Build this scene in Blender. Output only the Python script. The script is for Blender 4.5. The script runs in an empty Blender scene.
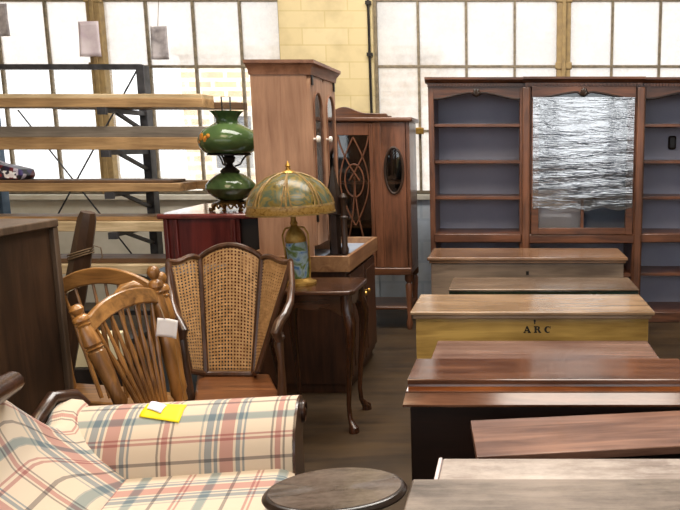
import bpy, bmesh, math, random
from mathutils import Vector, Matrix
random.seed(7)
S = bpy.context.scene
COL = S.collection
PI = math.pi
R = math.radians

# ------------------------------------------------------------------ camera
EYE = 1.5
PITCH = R(8.93)
FPX = 700.0
PX, PY = 510.0, 255.0      # the photograph is an off-centre crop: its optical axis sits right of the middle
cam = bpy.data.cameras.new('camera')
cam.sensor_width = 36.0
cam.lens = FPX / 680.0 * 36.0
cam.shift_x = (340.0 - PX) / 680.0
cam_o = bpy.data.objects.new('camera', cam)
COL.objects.link(cam_o)
cam_o.location = (0, 0, EYE)
cam_o.rotation_euler = (PI / 2 - PITCH, 0, 0)
S.camera = cam_o

# ------------------------------------------------------------------ world, sun, fill lights, exposure
w = bpy.data.worlds.new('world')
S.world = w
w.use_nodes = True
bg = w.node_tree.nodes['Background']
bg.inputs[0].default_value = (0.93, 0.965, 1.0, 1)
bg.inputs[1].default_value = 1.6
sun = bpy.data.lights.new('sun', 'SUN')
sun.energy = 4.2
sun.angle = R(2)
sun.color = (1, 0.93, 0.82)
sun_o = bpy.data.objects.new('sun', sun)
COL.objects.link(sun_o)
sun_o.rotation_euler = (R(33), 0, R(-12))


def area(name, loc, size, power, color, rot=(0, 0, 0)):
    l = bpy.data.lights.new(name, 'AREA')
    l.shape = 'RECTANGLE'
    l.size, l.size_y = size
    l.energy = power
    l.color = color
    o = bpy.data.objects.new(name, l)
    COL.objects.link(o)
    o.location = loc
    o.rotation_euler = rot
    return o


area('added_fill_light', (-1.7, 1.2, 4.35), (1.6, 2.4), 75, (1.0, 0.76, 0.50))  # overhead fill areas added to brighten the interior, no fixtures behind them
area('added_fill_light', (0.7, 1.6, 4.35), (1.6, 2.4), 75, (1.0, 0.92, 0.82))
area('added_fill_light', (-0.8, 4.3, 4.35), (3.4, 1.2), 175, (1.0, 0.95, 0.88))  # rear fill, added to lift the back wall and bookcase
S.view_settings.view_transform = 'Standard'
S.view_settings.look = 'None'
S.view_settings.gamma = 1.0
S.view_settings.exposure = 0.4
S.view_settings.use_curve_mapping = False


# ------------------------------------------------------------------ helpers
def at(px, py, Y):
    """point of the place at depth Y that the photo shows at (px, py)"""
    u = (px - PX) / FPX
    v = -(py - 255) / FPX
    t = Y / (math.cos(PITCH) + v * math.sin(PITCH))
    return Vector((u * t, Y, EYE + t * (-math.sin(PITCH) + v * math.cos(PITCH))))


def lin(c):
    if isinstance(c, str):
        c = [int(c[i:i + 2], 16) / 255 for i in (0, 2, 4)]
    return tuple(x / 12.92 if x <= 0.04045 else ((x + 0.055) / 1.055) ** 2.4 for x in c) + (1,)


class MB:
    def __init__(s):
        s.v, s.f, s.uv = [], [], {}

    def add(s, vs, fs, M=None):
        n = len(s.v)
        for p in vs:
            p = Vector(p)
            s.v.append(M @ p if M else p)
        for f in fs:
            s.f.append(tuple(i + n for i in f))
        return s

    def box(s, x0, x1, y0, y1, z0, z1, M=None):
        vs = [(x, y, z) for z in (z0, z1) for y in (y0, y1) for x in (x0, x1)]
        return s.add(vs, [(0, 2, 3, 1), (4, 5, 7, 6), (0, 1, 5, 4), (2, 6, 7, 3), (0, 4, 6, 2), (1, 3, 7, 5)], M)

    def bar(s, p0, p1, wx, wy, up=(0, 0, 1)):
        """square bar between two points"""
        p0, p1 = Vector(p0), Vector(p1)
        d = (p1 - p0).normalized()
        a = d.cross(Vector(up))
        if a.length < 1e-4:
            a = d.cross(Vector((0, 1, 0)))
        a.normalize()
        b = d.cross(a)
        vs = []
        for p in (p0, p1):
            for i, j in ((-1, -1), (1, -1), (1, 1), (-1, 1)):
                vs.append(p + a * (i * wx / 2) + b * (j * wy / 2))
        return s.add(vs, [(3, 2, 1, 0), (4, 5, 6, 7), (0, 1, 5, 4), (1, 2, 6, 5), (2, 3, 7, 6), (3, 0, 4, 7)])

    def tube(s, pts, rad, n=10, flat=1.0):
        pts = [Vector(p) for p in pts]
        if not isinstance(rad, (list, tuple)):
            rad = [rad] * len(pts)
        rings = []
        a = None
        for i, p in enumerate(pts):
            d = (pts[min(i + 1, len(pts) - 1)] - pts[max(i - 1, 0)]).normalized()
            if a is None:
                a = d.cross(Vector((0, 1, 0)) if abs(d.y) < 0.9 else Vector((1, 0, 0))).normalized()
            else:
                a = (a - d * a.dot(d)).normalized()
            b = d.cross(a)
            rings.append([p + (a * math.cos(2 * PI * k / n) + b * (flat * math.sin(2 * PI * k / n))) * rad[i] for k in range(n)])
        vs = [q for r in rings for q in r]
        fs = []
        for i in range(len(pts) - 1):
            for k in range(n):
                k2 = (k + 1) % n
                fs.append((i * n + k, i * n + k2, (i + 1) * n + k2, (i + 1) * n + k))
        fs.append(tuple(range(n - 1, -1, -1)))
        fs.append(tuple((len(pts) - 1) * n + k for k in range(n)))
        return s.add(vs, fs)

    def turned(s, p0, p1, prof, n=14):
        p0, p1 = Vector(p0), Vector(p1)
        return s.tube([p0.lerp(p1, t) for t, r in prof], [r for t, r in prof], n)

    def lathe(s, prof, c=(0, 0, 0), n=32, M=None, wob=None, sx=1.0, sy=1.0):
        vs, fs = [], []
        for i, (r, z) in enumerate(prof):
            for k in range(n):
                th = 2 * PI * k / n
                rr = r + (wob(i, th) if wob else 0)
                vs.append((c[0] + sx * rr * math.cos(th), c[1] + sy * rr * math.sin(th), c[2] + z))
        for i in range(len(prof) - 1):
            for k in range(n):
                k2 = (k + 1) % n
                fs.append((i * n + k, i * n + k2, (i + 1) * n + k2, (i + 1) * n + k))
        if prof[0][0] > 0:
            fs.append(tuple(range(n - 1, -1, -1)))
        if prof[-1][0] > 0:
            fs.append(tuple((len(prof) - 1) * n + k for k in range(n)))
        return s.add(vs, fs, M)

    def prism(s, poly, f, h0, h1):
        """extrude a 2-D polygon; f(a, b, h) gives the point"""
        n = len(poly)
        vs = [f(a, b, h0) for a, b in poly] + [f(a, b, h1) for a, b in poly]
        fs = [tuple(range(n - 1, -1, -1)), tuple(range(n, 2 * n))]
        fs += [(i, (i + 1) % n, n + (i + 1) % n, n + i) for i in range(n)]
        return s.add(vs, fs)

    def strip(s, A, B, f, h0, h1):
        """solid between two polylines A and B (2-D, same count); f(a, b, h)"""
        n = len(A)
        vs = []
        for h in (h0, h1):
            vs += [f(a, b, h) for a, b in A] + [f(a, b, h) for a, b in B]
        m = 2 * n
        fs = []
        for i in range(n - 1):
            fs.append((i, i + 1, n + i + 1, n + i))
            fs.append((m + i, m + n + i, m + n + i + 1, m + i + 1))
            fs.append((i, m + i, m + i + 1, i + 1))
            fs.append((n + i, n + i + 1, m + n + i + 1, m + n + i))
        for i in (0, n - 1):
            fs.append((i, n + i, m + n + i, m + i))
        return s.add(vs, fs)

    def grid(s, f, nu, nv, uv=None):
        n = len(s.v)
        for j in range(nv + 1):
            for i in range(nu + 1):
                s.v.append(Vector(f(i / nu, j / nv)))
        for j in range(nv):
            for i in range(nu):
                q = [(i, j), (i + 1, j), (i + 1, j + 1), (i, j + 1)]
                if uv:
                    s.uv[len(s.f)] = [uv(a / nu, b / nv) for a, b in q]
                s.f.append(tuple(n + b * (nu + 1) + a for a, b in q))
        return s

    def build(s, name, mat, parent=None, bevel=0.0, seg=2, solid=0.0, angle=38, sub=0):
        me = bpy.data.meshes.new(name)
        me.from_pydata([tuple(v) for v in s.v], [], s.f)
        bm = bmesh.new()
        bm.from_mesh(me)
        bm.faces.ensure_lookup_table()
        if s.uv:
            lay = bm.loops.layers.uv.new('UVMap')
            for i, q in s.uv.items():
                for l, c in zip(bm.faces[i].loops, q):
                    l[lay].uv = c
        bmesh.ops.recalc_face_normals(bm, faces=bm.faces)
        bm.to_mesh(me)
        bm.free()
        for p in me.polygons:
            p.use_smooth = True
        me.set_sharp_from_angle(angle=R(angle))
        me.materials.append(mat)
        o = bpy.data.objects.new(name, me)
        COL.objects.link(o)
        if parent:
            o.parent = parent
        if solid:
            m = o.modifiers.new('thickness', 'SOLIDIFY')
            m.thickness = solid
            m.offset = 0
        if bevel:
            m = o.modifiers.new('bevel', 'BEVEL')
            m.width = bevel
            m.segments = seg
            m.limit_method = 'ANGLE'
            m.angle_limit = R(40)
        if sub:
            m = o.modifiers.new('sub', 'SUBSURF')
            m.levels = m.render_levels = sub
        return o


def tag(o, label, cat, group=None, kind=None):
    o['label'] = label
    o['category'] = cat
    if group:
        o['group'] = group
    if kind:
        o['kind'] = kind
    return o


def thing(name, label, cat, loc=(0, 0, 0), rz=0.0, group=None):
    o = bpy.data.objects.new(name, None)
    o.empty_display_size = 0.1
    COL.objects.link(o)
    o.location = loc
    o.rotation_euler = (0, 0, rz)
    return tag(o, label, cat, group)


def structure(o):
    o['kind'] = 'structure'
    return o


# ------------------------------------------------------------------ materials
def nodes(name):
    m = bpy.data.materials.new(name)
    m.use_nodes = True
    nt = m.node_tree
    return m, nt, nt.nodes['Principled BSDF'], nt.nodes['Material Output']


def N(nt, typ, **kw):
    n = nt.nodes.new(typ)
    for k, v in kw.items():
        setattr(n, k, v)
    return n


def ramp(nt, stops, mode='LINEAR'):
    r = N(nt, 'ShaderNodeValToRGB')
    r.color_ramp.interpolation = mode
    e = r.color_ramp.elements
    while len(e) < len(stops):
        e.new(1.0)
    for i, (p, c) in enumerate(stops):
        e[i].position = p
        e[i].color = lin(c) if not (isinstance(c, tuple) and len(c) == 4) else c
    return r


def mute(c, k=0.22):
    v = [int(c[i:i + 2], 16) / 255 for i in (0, 2, 4)]
    g = 0.35 * v[0] + 0.5 * v[1] + 0.15 * v[2]
    return [x + (g - x) * k for x in v]


def wood(name, c1, c2, axis='x', rough=0.4, scale=9.0, coat=0.0, bump=0.08, wear=0.0, wearcol='b8b0a8'):
    c1, c2 = mute(c1), mute(c2)
    m, nt, b, out = nodes(name)
    L = nt.links
    tc = N(nt, 'ShaderNodeTexCoord')
    mp = N(nt, 'ShaderNodeMapping')
    mp.inputs['Scale'].default_value = {'x': (0.09, 1, 1), 'y': (1, 0.09, 1), 'z': (1, 1, 0.09)}[axis]
    L.new(tc.outputs['Object'], mp.inputs[0])
    n1 = N(nt, 'ShaderNodeTexNoise')
    n1.inputs['Scale'].default_value = scale * 3
    n1.inputs['Detail'].default_value = 7
    n1.inputs['Roughness'].default_value = 0.65
    n1.inputs['Distortion'].default_value = 0.6
    L.new(mp.outputs[0], n1.inputs['Vector'])
    n2 = N(nt, 'ShaderNodeTexNoise')
    n2.inputs['Scale'].default_value = 2.3
    n2.inputs['Detail'].default_value = 3
    L.new(tc.outputs['Object'], n2.inputs['Vector'])
    mx = N(nt, 'ShaderNodeMath', operation='MULTIPLY_ADD')
    mx.inputs[1].default_value = 0.45
    L.new(n2.outputs[0], mx.inputs[0])
    mu = N(nt, 'ShaderNodeMath', operation='MULTIPLY')
    mu.inputs[1].default_value = 0.62
    L.new(n1.outputs[0], mu.inputs[0])
    L.new(mu.outputs[0], mx.inputs[2])
    r = ramp(nt, [(0.41, [x * 0.9 for x in c1]), (0.64, c2)])
    L.new(mx.outputs[0], r.inputs[0])
    colour = r.outputs[0]
    if wear:
        n3 = N(nt, 'ShaderNodeTexNoise')
        n3.inputs['Scale'].default_value = 5
        n3.inputs['Detail'].default_value = 9
        n3.inputs['Roughness'].default_value = 0.75
        mp2 = N(nt, 'ShaderNodeMapping')
        mp2.inputs['Scale'].default_value = {'x': (0.5, 1, 1), 'y': (1, 0.5, 1), 'z': (1, 1, 0.5)}[axis]
        L.new(tc.outputs['Object'], mp2.inputs[0])
        L.new(mp2.outputs[0], n3.inputs['Vector'])
        r3 = ramp(nt, [(0.42, (0, 0, 0, 1)), (0.62, (1, 1, 1, 1))])
        L.new(n3.outputs[0], r3.inputs[0])
        k = N(nt, 'ShaderNodeMath', operation='MULTIPLY')
        k.inputs[1].default_value = wear
        L.new(r3.outputs[0], k.inputs[0])
        mc = N(nt, 'ShaderNodeMix', data_type='RGBA')
        L.new(k.outputs[0], mc.inputs[0])
        L.new(colour, mc.inputs[6])
        mc.inputs[7].default_value = lin(wearcol)
        colour = mc.outputs[2]
    L.new(colour, b.inputs['Base Color'])
    b.inputs['Roughness'].default_value = rough
    b.inputs['Coat Weight'].default_value = coat
    b.inputs['Coat Roughness'].default_value = 0.12
    if bump:
        bp = N(nt, 'ShaderNodeBump')
        bp.inputs['Strength'].default_value = bump
        bp.inputs['Distance'].default_value = 0.01
        L.new(n1.outputs[0], bp.inputs['Height'])
        L.new(bp.outputs[0], b.inputs['Normal'])
    return m


def plain(name, c, rough=0.5, metal=0.0, c2=None, scale=8.0, coat=0.0, bump=0.0):
    m, nt, b, out = nodes(name)
    L = nt.links
    tc = N(nt, 'ShaderNodeTexCoord')
    n = N(nt, 'ShaderNodeTexNoise')
    n.inputs['Scale'].default_value = scale
    n.inputs['Detail'].default_value = 6
    L.new(tc.outputs['Object'], n.inputs['Vector'])
    r = ramp(nt, [(0.35, c), (0.65, c2 or c)])
    L.new(n.outputs[0], r.inputs[0])
    L.new(r.outputs[0], b.inputs['Base Color'])
    b.inputs['Roughness'].default_value = rough
    b.inputs['Metallic'].default_value = metal
    b.inputs['Coat Weight'].default_value = coat
    if bump:
        bp = N(nt, 'ShaderNodeBump')
        bp.inputs['Strength'].default_value = bump
        L.new(n.outputs[0], bp.inputs['Height'])
        L.new(bp.outputs[0], b.inputs['Normal'])
    return m


def glass(name, tint='ffffff', gloss=0.12, rough=0.03):
    m, nt, b, out = nodes(name)
    nt.nodes.remove(b)
    L = nt.links
    t = N(nt, 'ShaderNodeBsdfTransparent')
    t.inputs[0].default_value = lin(tint)
    g = N(nt, 'ShaderNodeBsdfGlossy')
    g.inputs['Roughness'].default_value = rough
    fr = N(nt, 'ShaderNodeFresnel')
    fr.inputs[0].default_value = 1.45
    ad = N(nt, 'ShaderNodeMath', operation='ADD', use_clamp=True)
    ad.inputs[1].default_value = gloss
    L.new(fr.outputs[0], ad.inputs[0])
    mx = N(nt, 'ShaderNodeMixShader')
    L.new(ad.outputs[0], mx.inputs[0])
    L.new(t.outputs[0], mx.inputs[1])
    L.new(g.outputs[0], mx.inputs[2])
    L.new(mx.outputs[0], out.inputs[0])
    return m


def pane_material(frost=0.6):
    """old factory glazing: dusty, partly whitewashed panes"""
    m, nt, b, out = nodes('dusty_window_glass')
    nt.nodes.remove(b)
    L = nt.links
    tc = N(nt, 'ShaderNodeTexCoord')
    n = N(nt, 'ShaderNodeTexNoise')
    n.inputs['Scale'].default_value = 3.2
    n.inputs['Detail'].default_value = 8
    n.inputs['Roughness'].default_value = 0.7
    L.new(tc.outputs['Object'], n.inputs['Vector'])
    r = ramp(nt, [(0.35, 'efeae5' if frost > 0.4 else 'f3eeea'), (0.6, 'fcf8f4' if frost > 0.4 else 'fdf9f4')])
    L.new(n.outputs[0], r.inputs[0])
    tl = N(nt, 'ShaderNodeBsdfTranslucent')
    L.new(r.outputs[0], tl.inputs[0])
    tr = N(nt, 'ShaderNodeBsdfTransparent')
    if frost > 0.4:
        tr.inputs[0].default_value = (0.80, 0.785, 0.77, 1)
    r2 = ramp(nt, [(0.3, (frost - 0.2,) * 3 + (1,)), (0.7, (frost + 0.2,) * 3 + (1,))])
    L.new(n.outputs[0], r2.inputs[0])
    mx = N(nt, 'ShaderNodeMixShader')
    L.new(r2.outputs[0], mx.inputs[0])
    L.new(tr.outputs[0], mx.inputs[1])
    L.new(tl.outputs[0], mx.inputs[2])
    L.new(mx.outputs[0], out.inputs[0])
    return m


def brick(name, c1, c2, mortar, scale=1.0, rough=0.85, bump=0.3, soft=0.02, rot=True):
    m, nt, b, out = nodes(name)
    L = nt.links
    tc = N(nt, 'ShaderNodeTexCoord')
    mp = N(nt, 'ShaderNodeMapping')
    if rot:
        mp.inputs['Rotation'].default_value = (R(-90), 0, 0)
    L.new(tc.outputs['Object'], mp.inputs[0])
    br = N(nt, 'ShaderNodeTexBrick')
    br.inputs['Color1'].default_value = lin(c1)
    br.inputs['Color2'].default_value = lin(c2)
    br.inputs['Mortar'].default_value = lin(mortar)
    br.inputs['Scale'].default_value = scale
    br.inputs['Brick Width'].default_value = 0.42
    br.inputs['Row Height'].default_value = 0.15
    br.inputs['Mortar Size'].default_value = soft
    L.new(mp.outputs[0], br.inputs['Vector'])
    n = N(nt, 'ShaderNodeTexNoise')
    n.inputs['Scale'].default_value = 4
    n.inputs['Detail'].default_value = 8
    L.new(tc.outputs['Object'], n.inputs['Vector'])
    r = ramp(nt, [(0.3, 'c8c4bc'), (0.6, 'ffffff')])
    L.new(n.outputs[0], r.inputs[0])
    mx = N(nt, 'ShaderNodeMix', data_type='RGBA', blend_type='MULTIPLY')
    mx.inputs[0].default_value = 0.6
    L.new(br.outputs[0], mx.inputs[6])
    L.new(r.outputs[0], mx.inputs[7])
    L.new(mx.outputs[2], b.inputs['Base Color'])
    b.inputs['Roughness'].default_value = rough
    bp = N(nt, 'ShaderNodeBump')
    bp.inputs['Strength'].default_value = bump
    bp.inputs['Distance'].default_value = 0.02
    L.new(br.outputs['Fac'], bp.inputs['Height'])
    bp.invert = True
    L.new(bp.outputs[0], b.inputs['Normal'])
    return m


def plaid_material():
    m, nt, b, out = nodes('plaid_upholstery')
    L = nt.links
    uv = N(nt, 'ShaderNodeUVMap')
    uv.uv_map = 'UVMap'
    sp = N(nt, 'ShaderNodeSeparateXYZ')
    L.new(uv.outputs[0], sp.inputs[0])

    def frac(sock, period, off=0.0):
        d = N(nt, 'ShaderNodeMath', operation='MULTIPLY_ADD')
        d.inputs[1].default_value = 1 / period
        d.inputs[2].default_value = off
        L.new(sock, d.inputs[0])
        f = N(nt, 'ShaderNodeMath', operation='FRACT')
        L.new(d.outputs[0], f.inputs[0])
        return f.outputs[0]
    W, BL, PK, LB, GY = 'ffffff', 'b0c2d8', 'dcb9bf', 'cbd9e6', 'b4b4ba'
    U = ramp(nt, [(0.0, BL), (0.06, W), (0.08, BL), (0.11, W), (0.13, PK), (0.25, W), (0.27, BL), (0.31, W), (0.33, BL), (0.35, W),
                  (0.58, GY), (0.60, W), (0.62, PK), (0.67, W), (0.69, GY), (0.71, W), (0.95, LB), (0.97, W)], 'CONSTANT')
    L.new(frac(sp.outputs[0], 0.345, 0.0), U.inputs[0])
    V = ramp(nt, [(0.0, W), (0.1, PK), (0.14, W), (0.17, PK), (0.20, W), (0.42, LB), (0.44, 'b0c8d8'), (0.55, LB), (0.57, W), (0.80, GY), (0.85, W)], 'CONSTANT')
    L.new(frac(sp.outputs[1], 0.215, 0.0), V.inputs[0])
    mx = N(nt, 'ShaderNodeMix', data_type='RGBA', blend_type='MULTIPLY')
    mx.inputs[0].default_value = 1
    L.new(U.outputs[0], mx.inputs[6])
    L.new(V.outputs[0], mx.inputs[7])
    m2 = N(nt, 'ShaderNodeMix', data_type='RGBA', blend_type='MULTIPLY')
    m2.inputs[0].default_value = 1
    L.new(mx.outputs[2], m2.inputs[6])
    m2.inputs[7].default_value = lin('cebfac')
    L.new(m2.outputs[2], b.inputs['Base Color'])
    b.inputs['Roughness'].default_value = 0.9
    b.inputs['Sheen Weight'].default_value = 0.15
    # woven ribs
    wv = N(nt, 'ShaderNodeTexWave')
    wv.bands_direction = 'Y'
    wv.inputs['Scale'].default_value = 90
    L.new(uv.outputs[0], wv.inputs[0])
    bp = N(nt, 'ShaderNodeBump')
    bp.inputs['Strength'].default_value = 0.12
    bp.inputs['Distance'].default_value = 0.004
    L.new(wv.outputs[1], bp.inputs['Height'])
    L.new(bp.outputs[0], b.inputs['Normal'])
    return m


def cane_material():
    m, nt, b, out = nodes('woven_cane')
    L = nt.links
    uv = N(nt, 'ShaderNodeUVMap')
    uv.uv_map = 'UVMap'
    sp = N(nt, 'ShaderNodeSeparateXYZ')
    L.new(uv.outputs[0], sp.inputs[0])
    ms = []
    for k in (0, 1):
        d = N(nt, 'ShaderNodeMath', operation='MULTIPLY')
        d.inputs[1].default_value = 1 / 0.0155
        L.new(sp.outputs[k], d.inputs[0])
        f = N(nt, 'ShaderNodeMath', operation='FRACT')
        L.new(d.outputs[0], f.inputs[0])
        s = N(nt, 'ShaderNodeMath', operation='SUBTRACT')
        s.inputs[1].default_value = 0.5
        L.new(f.outputs[0], s.inputs[0])
        p = N(nt, 'ShaderNodeMath', operation='POWER')
        p.inputs[1].default_value = 2
        L.new(s.outputs[0], p.inputs[0])
        ms.append(p)
    ad = N(nt, 'ShaderNodeMath', operation='ADD')
    L.new(ms[0].outputs[0], ad.inputs[0])
    L.new(ms[1].outputs[0], ad.inputs[1])
    lt = N(nt, 'ShaderNodeMath', operation='LESS_THAN')
    lt.inputs[1].default_value = 0.085
    L.new(ad.outputs[0], lt.inputs[0])
    n = N(nt, 'ShaderNodeTexNoise')
    n.inputs['Scale'].default_value = 30
    L.new(uv.outputs[0], n.inputs[0])
    r = ramp(nt, [(0.3, '9a7448'), (0.7, 'bf9767')])
    L.new(n.outputs[0], r.inputs[0])
    L.new(r.outputs[0], b.inputs['Base Color'])
    b.inputs['Roughness'].default_value = 0.5
    t = N(nt, 'ShaderNodeBsdfTransparent')
    mx = N(nt, 'ShaderNodeMixShader')
    L.new(lt.outputs[0], mx.inputs[0])
    L.new(b.outputs[0], mx.inputs[1])
    L.new(t.outputs[0], mx.inputs[2])
    L.new(mx.outputs[0], out.inputs[0])
    return m


def film_material():
    """crinkled clear stretch wrap"""
    m, nt, b, out = nodes('stretch_wrap_film')
    nt.nodes.remove(b)
    L = nt.links
    tc = N(nt, 'ShaderNodeTexCoord')
    mp = N(nt, 'ShaderNodeMapping')
    mp.inputs['Scale'].default_value = (3.0, 1, 26)
    L.new(tc.outputs['Object'], mp.inputs[0])
    n = N(nt, 'ShaderNodeTexNoise')
    n.inputs['Scale'].default_value = 2.2
    n.inputs['Detail'].default_value = 2.5
    n.inputs['Distortion'].default_value = 1.0
    L.new(mp.outputs[0], n.inputs['Vector'])
    bp = N(nt, 'ShaderNodeBump')
    bp.inputs['Strength'].default_value = 0.10
    bp.inputs['Distance'].default_value = 0.02
    L.new(n.outputs[0], bp.inputs['Height'])
    t = N(nt, 'ShaderNodeBsdfTransparent')
    t.inputs[0].default_value = (0.95, 0.96, 1, 1)
    g = N(nt, 'ShaderNodeBsdfGlossy')
    g.inputs['Roughness'].default_value = 0.07
    L.new(bp.outputs[0], g.inputs['Normal'])
    mx = N(nt, 'ShaderNodeMixShader')
    mx.inputs[0].default_value = 0.6
    L.new(t.outputs[0], mx.inputs[1])
    L.new(g.outputs[0], mx.inputs[2])
    L.new(mx.outputs[0], out.inputs[0])
    return m


def art_glass(name, stops, scale, trans=0.35, rough=0.2):
    m, nt, b, out = nodes(name)
    L = nt.links
    tc = N(nt, 'ShaderNodeTexCoord')
    v = N(nt, 'ShaderNodeTexNoise')
    v.inputs['Scale'].default_value = scale
    v.inputs['Detail'].default_value = 3
    v.inputs['Distortion'].default_value = 1.2
    L.new(tc.outputs['Object'], v.inputs['Vector'])
    r = ramp(nt, stops)
    L.new(v.outputs[0], r.inputs[0])
    L.new(r.outputs[0], b.inputs['Base Color'])
    b.inputs['Roughness'].default_value = rough
    tl = N(nt, 'ShaderNodeBsdfTranslucent')
    L.new(r.outputs[0], tl.inputs[0])
    mx = N(nt, 'ShaderNodeMixShader')
    mx.inputs[0].default_value = trans
    L.new(b.outputs[0], mx.inputs[1])
    L.new(tl.outputs[0], mx.inputs[2])
    L.new(mx.outputs[0], out.inputs[0])
    return m


def cells(name, cols, scale, rough=0.4):
    m, nt, b, out = nodes(name)
    L = nt.links
    tc = N(nt, 'ShaderNodeTexCoord')
    v = N(nt, 'ShaderNodeTexVoronoi')
    v.inputs['Scale'].default_value = scale
    L.new(tc.outputs['Object'], v.inputs['Vector'])
    s = N(nt, 'ShaderNodeSeparateColor')
    L.new(v.outputs['Color'], s.inputs[0])
    r = ramp(nt, [(i / len(cols), c) for i, c in enumerate(cols)], 'CONSTANT')
    L.new(s.outputs[0], r.inputs[0])
    L.new(r.outputs[0], b.inputs['Base Color'])
    b.inputs['Roughness'].default_value = rough
    return m


M = {}
M['floor'] = wood('worn_dark_floor', '2a1b0d', '4d371d', 'x', 0.45, 3.5, 0, 0.1, 0.2, '5c4c3a')
M['pillar'] = brick('cream_painted_brick', 'd8c69a', 'd2bf90', 'cab684', 1.0, 0.7, 0.1, 0.006)
M['dado_grey'] = plain('grey_cream_shaded_wall', 'cdc6b4', 0.8, 0, 'ddd6c6', 5)  # shaded, greyer look of the left lower wall put into its colour
M['dado_blue'] = brick('daylight_blue_block', 'dbe8f5', 'e4eef8', 'd2e0ee', 0.75, 0.75, 0.2, 0.01)  # daylight's bluish cast on the right lower wall put into its colour
M['wall'] = plain('side_wall_paint', 'cfc3a8', 0.8, 0, 'bfb296', 3)
M['frontwall'] = plain('blue_grey_reflected_wall', '56616e', 0.8, 0, '626d7a', 3)  # dark tone of the wrap's reflection put into this unseen wall's colour
M['ceiling'] = plain('ceiling_paint', 'd9d2c4', 0.9)
M['sill'] = plain('window_sill_paint', 'dcd6c8', 0.6, 0, 'c8c0ae', 6)
M['steelframe'] = plain('weathered_window_steel', '6b604f', 0.7, 0.1, '8d8069', 25)
M['postframe'] = plain('yellowed_window_post', 'a38a5c', 0.7, 0, '8a7450', 18)
M['pane'] = pane_material()
M['clearpane'] = pane_material(0.25)
M['obrick'] = brick('outdoor_tan_brick', 'cf9f6c', 'dfc193', 'f4ecdc', 0.9, 0.9, 0.1, 0.03)
M['ground'] = plain('outdoor_ground', '9a958c', 0.9, 0, '85807a', 2)
M['racksteel'] = plain('dark_rack_steel', '2f2f33', 0.5, 0.4, '4a4a4e', 12)
M['blueSteel'] = plain('blue_grey_steel', '40566c', 0.5, 0.2, '55697c', 12)
M['pine'] = wood('pine_lumber', '855c2c', 'c4955a', 'x', 0.6, 7)
M['pine2'] = wood('light_pine_lumber', 'ab8852', 'dfc292', 'x', 0.6, 7)
M['greyboard'] = wood('grey_weathered_lumber', '5f5348', '857868', 'x', 0.75, 7)
M['darkboard'] = wood('dark_brown_lumber', '4c2f1a', '77502c', 'x', 0.6, 7)
M['walnut'] = wood('walnut_bookcase', '4b2614', '7d4526', 'x', 0.35, 9, 0.2)
M['walnutz'] = wood('walnut_bookcase_upright', '4f2a17', '81492a', 'z', 0.35, 9, 0.2)
M['bookback'] = plain('blue_shade_back_panel', '9a9db4', 0.6, 0, 'a6a9bd', 3)  # bluish shade inside the bookcase put into the panel colour
M['carve'] = wood('dark_carving', '1f120b', '3a2214', 'z', 0.4, 9)
M['oldglass'] = glass('old_door_glass', 'e6e8ea', 0.3)
M['clear'] = glass('clear_glass', 'f4f7f8', 0.04)
M['chimney'] = glass('thin_clear_glass', 'fafcfc', -0.03)
M['film'] = film_material()
M['sheet'] = plain('pink_white_card', 'd9cdd0', 0.7, 0, 'cfc2c6', 3)
M['brass'] = plain('aged_brass', '9a7434', 0.35, 0.85, 'c09a50', 20)
M['gold'] = plain('gilt_metal', '8f6c30', 0.42, 0.6, 'b8934c', 30)
M['overlay'] = plain('aged_gilt_overlay', '6e5630', 0.55, 0.2, '947840', 40)
M['spire'] = wood('near_black_stained_wood', '19100c', '33211a', 'z', 0.35, 9)
M['darkbrass'] = plain('tarnished_brass', '4a3415', 0.4, 0.7, '6e5124', 30)
M['iron'] = plain('dark_iron', '1c1814', 0.45, 0.5, '2a241f', 20)
M['oakA'] = wood('golden_oak', '6e3f14', 'b4742c', 'z', 0.28, 7, 0.35)
M['oakB'] = wood('golden_oak_crest', '74451a', 'b97c36', 'x', 0.28, 7, 0.35)
M['caneframe'] = wood('brown_chair_frame', '3a2011', '5f3820', 'z', 0.3, 9, 0.3)
M['caneseat'] = wood('reddish_chair_seat', '57290f', '8c4e22', 'x', 0.3, 8, 0.3)
M['cane'] = cane_material()
M['table'] = wood('dark_mahogany_table', '2c1308', '50260f', 'x', 0.25, 8, 0.4)
M['tableleg'] = wood('dark_mahogany_leg', '2c1308', '522811', 'z', 0.25, 8, 0.4)
M['pinkwood'] = wood('pinkish_pine_side', 'a9714f', 'c28d69', 'z', 0.45, 6)
M['pinktop'] = wood('pinkish_pine_moulding', '7e4a2f', 'a0694a', 'y', 0.4, 6)
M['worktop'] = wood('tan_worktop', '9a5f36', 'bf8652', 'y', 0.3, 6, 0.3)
M['bluetop'] = plain('pale_blue_top', '9db2cc', 0.3, 0, 'b4c4d8', 6, 0.3)
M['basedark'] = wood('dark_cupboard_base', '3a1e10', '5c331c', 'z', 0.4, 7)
M['china'] = wood('china_cabinet_oak', '4e2814', '80482a', 'z', 0.35, 8, 0.2)
M['chinax'] = wood('china_cabinet_crest', '4a2613', '74401f', 'x', 0.35, 8, 0.2)
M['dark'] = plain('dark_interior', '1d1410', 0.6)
M['redwood'] = wood('red_mahogany', '4d0f0d', '742019', 'z', 0.25, 6, 0.4)
M['redtop'] = wood('red_mahogany_top', '5a1712', '80302a', 'y', 0.14, 6, 0.8)
M['leftcab'] = wood('dark_brown_cabinet', '2e1c10', '4c301c', 'z', 0.45, 6)
M['leftedge'] = wood('dark_cabinet_edge', '4a3624', '6c5440', 'z', 0.5, 6)
M['plaid'] = plaid_material()
M['sofawood'] = wood('dark_sofa_wood', '2a150c', '4d2a18', 'x', 0.3, 8, 0.3)
M['yellow'] = plain('yellow_card', 'f2e414', 0.6)
M['white'] = plain('white_paper', 'efeff4', 0.6)
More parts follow.
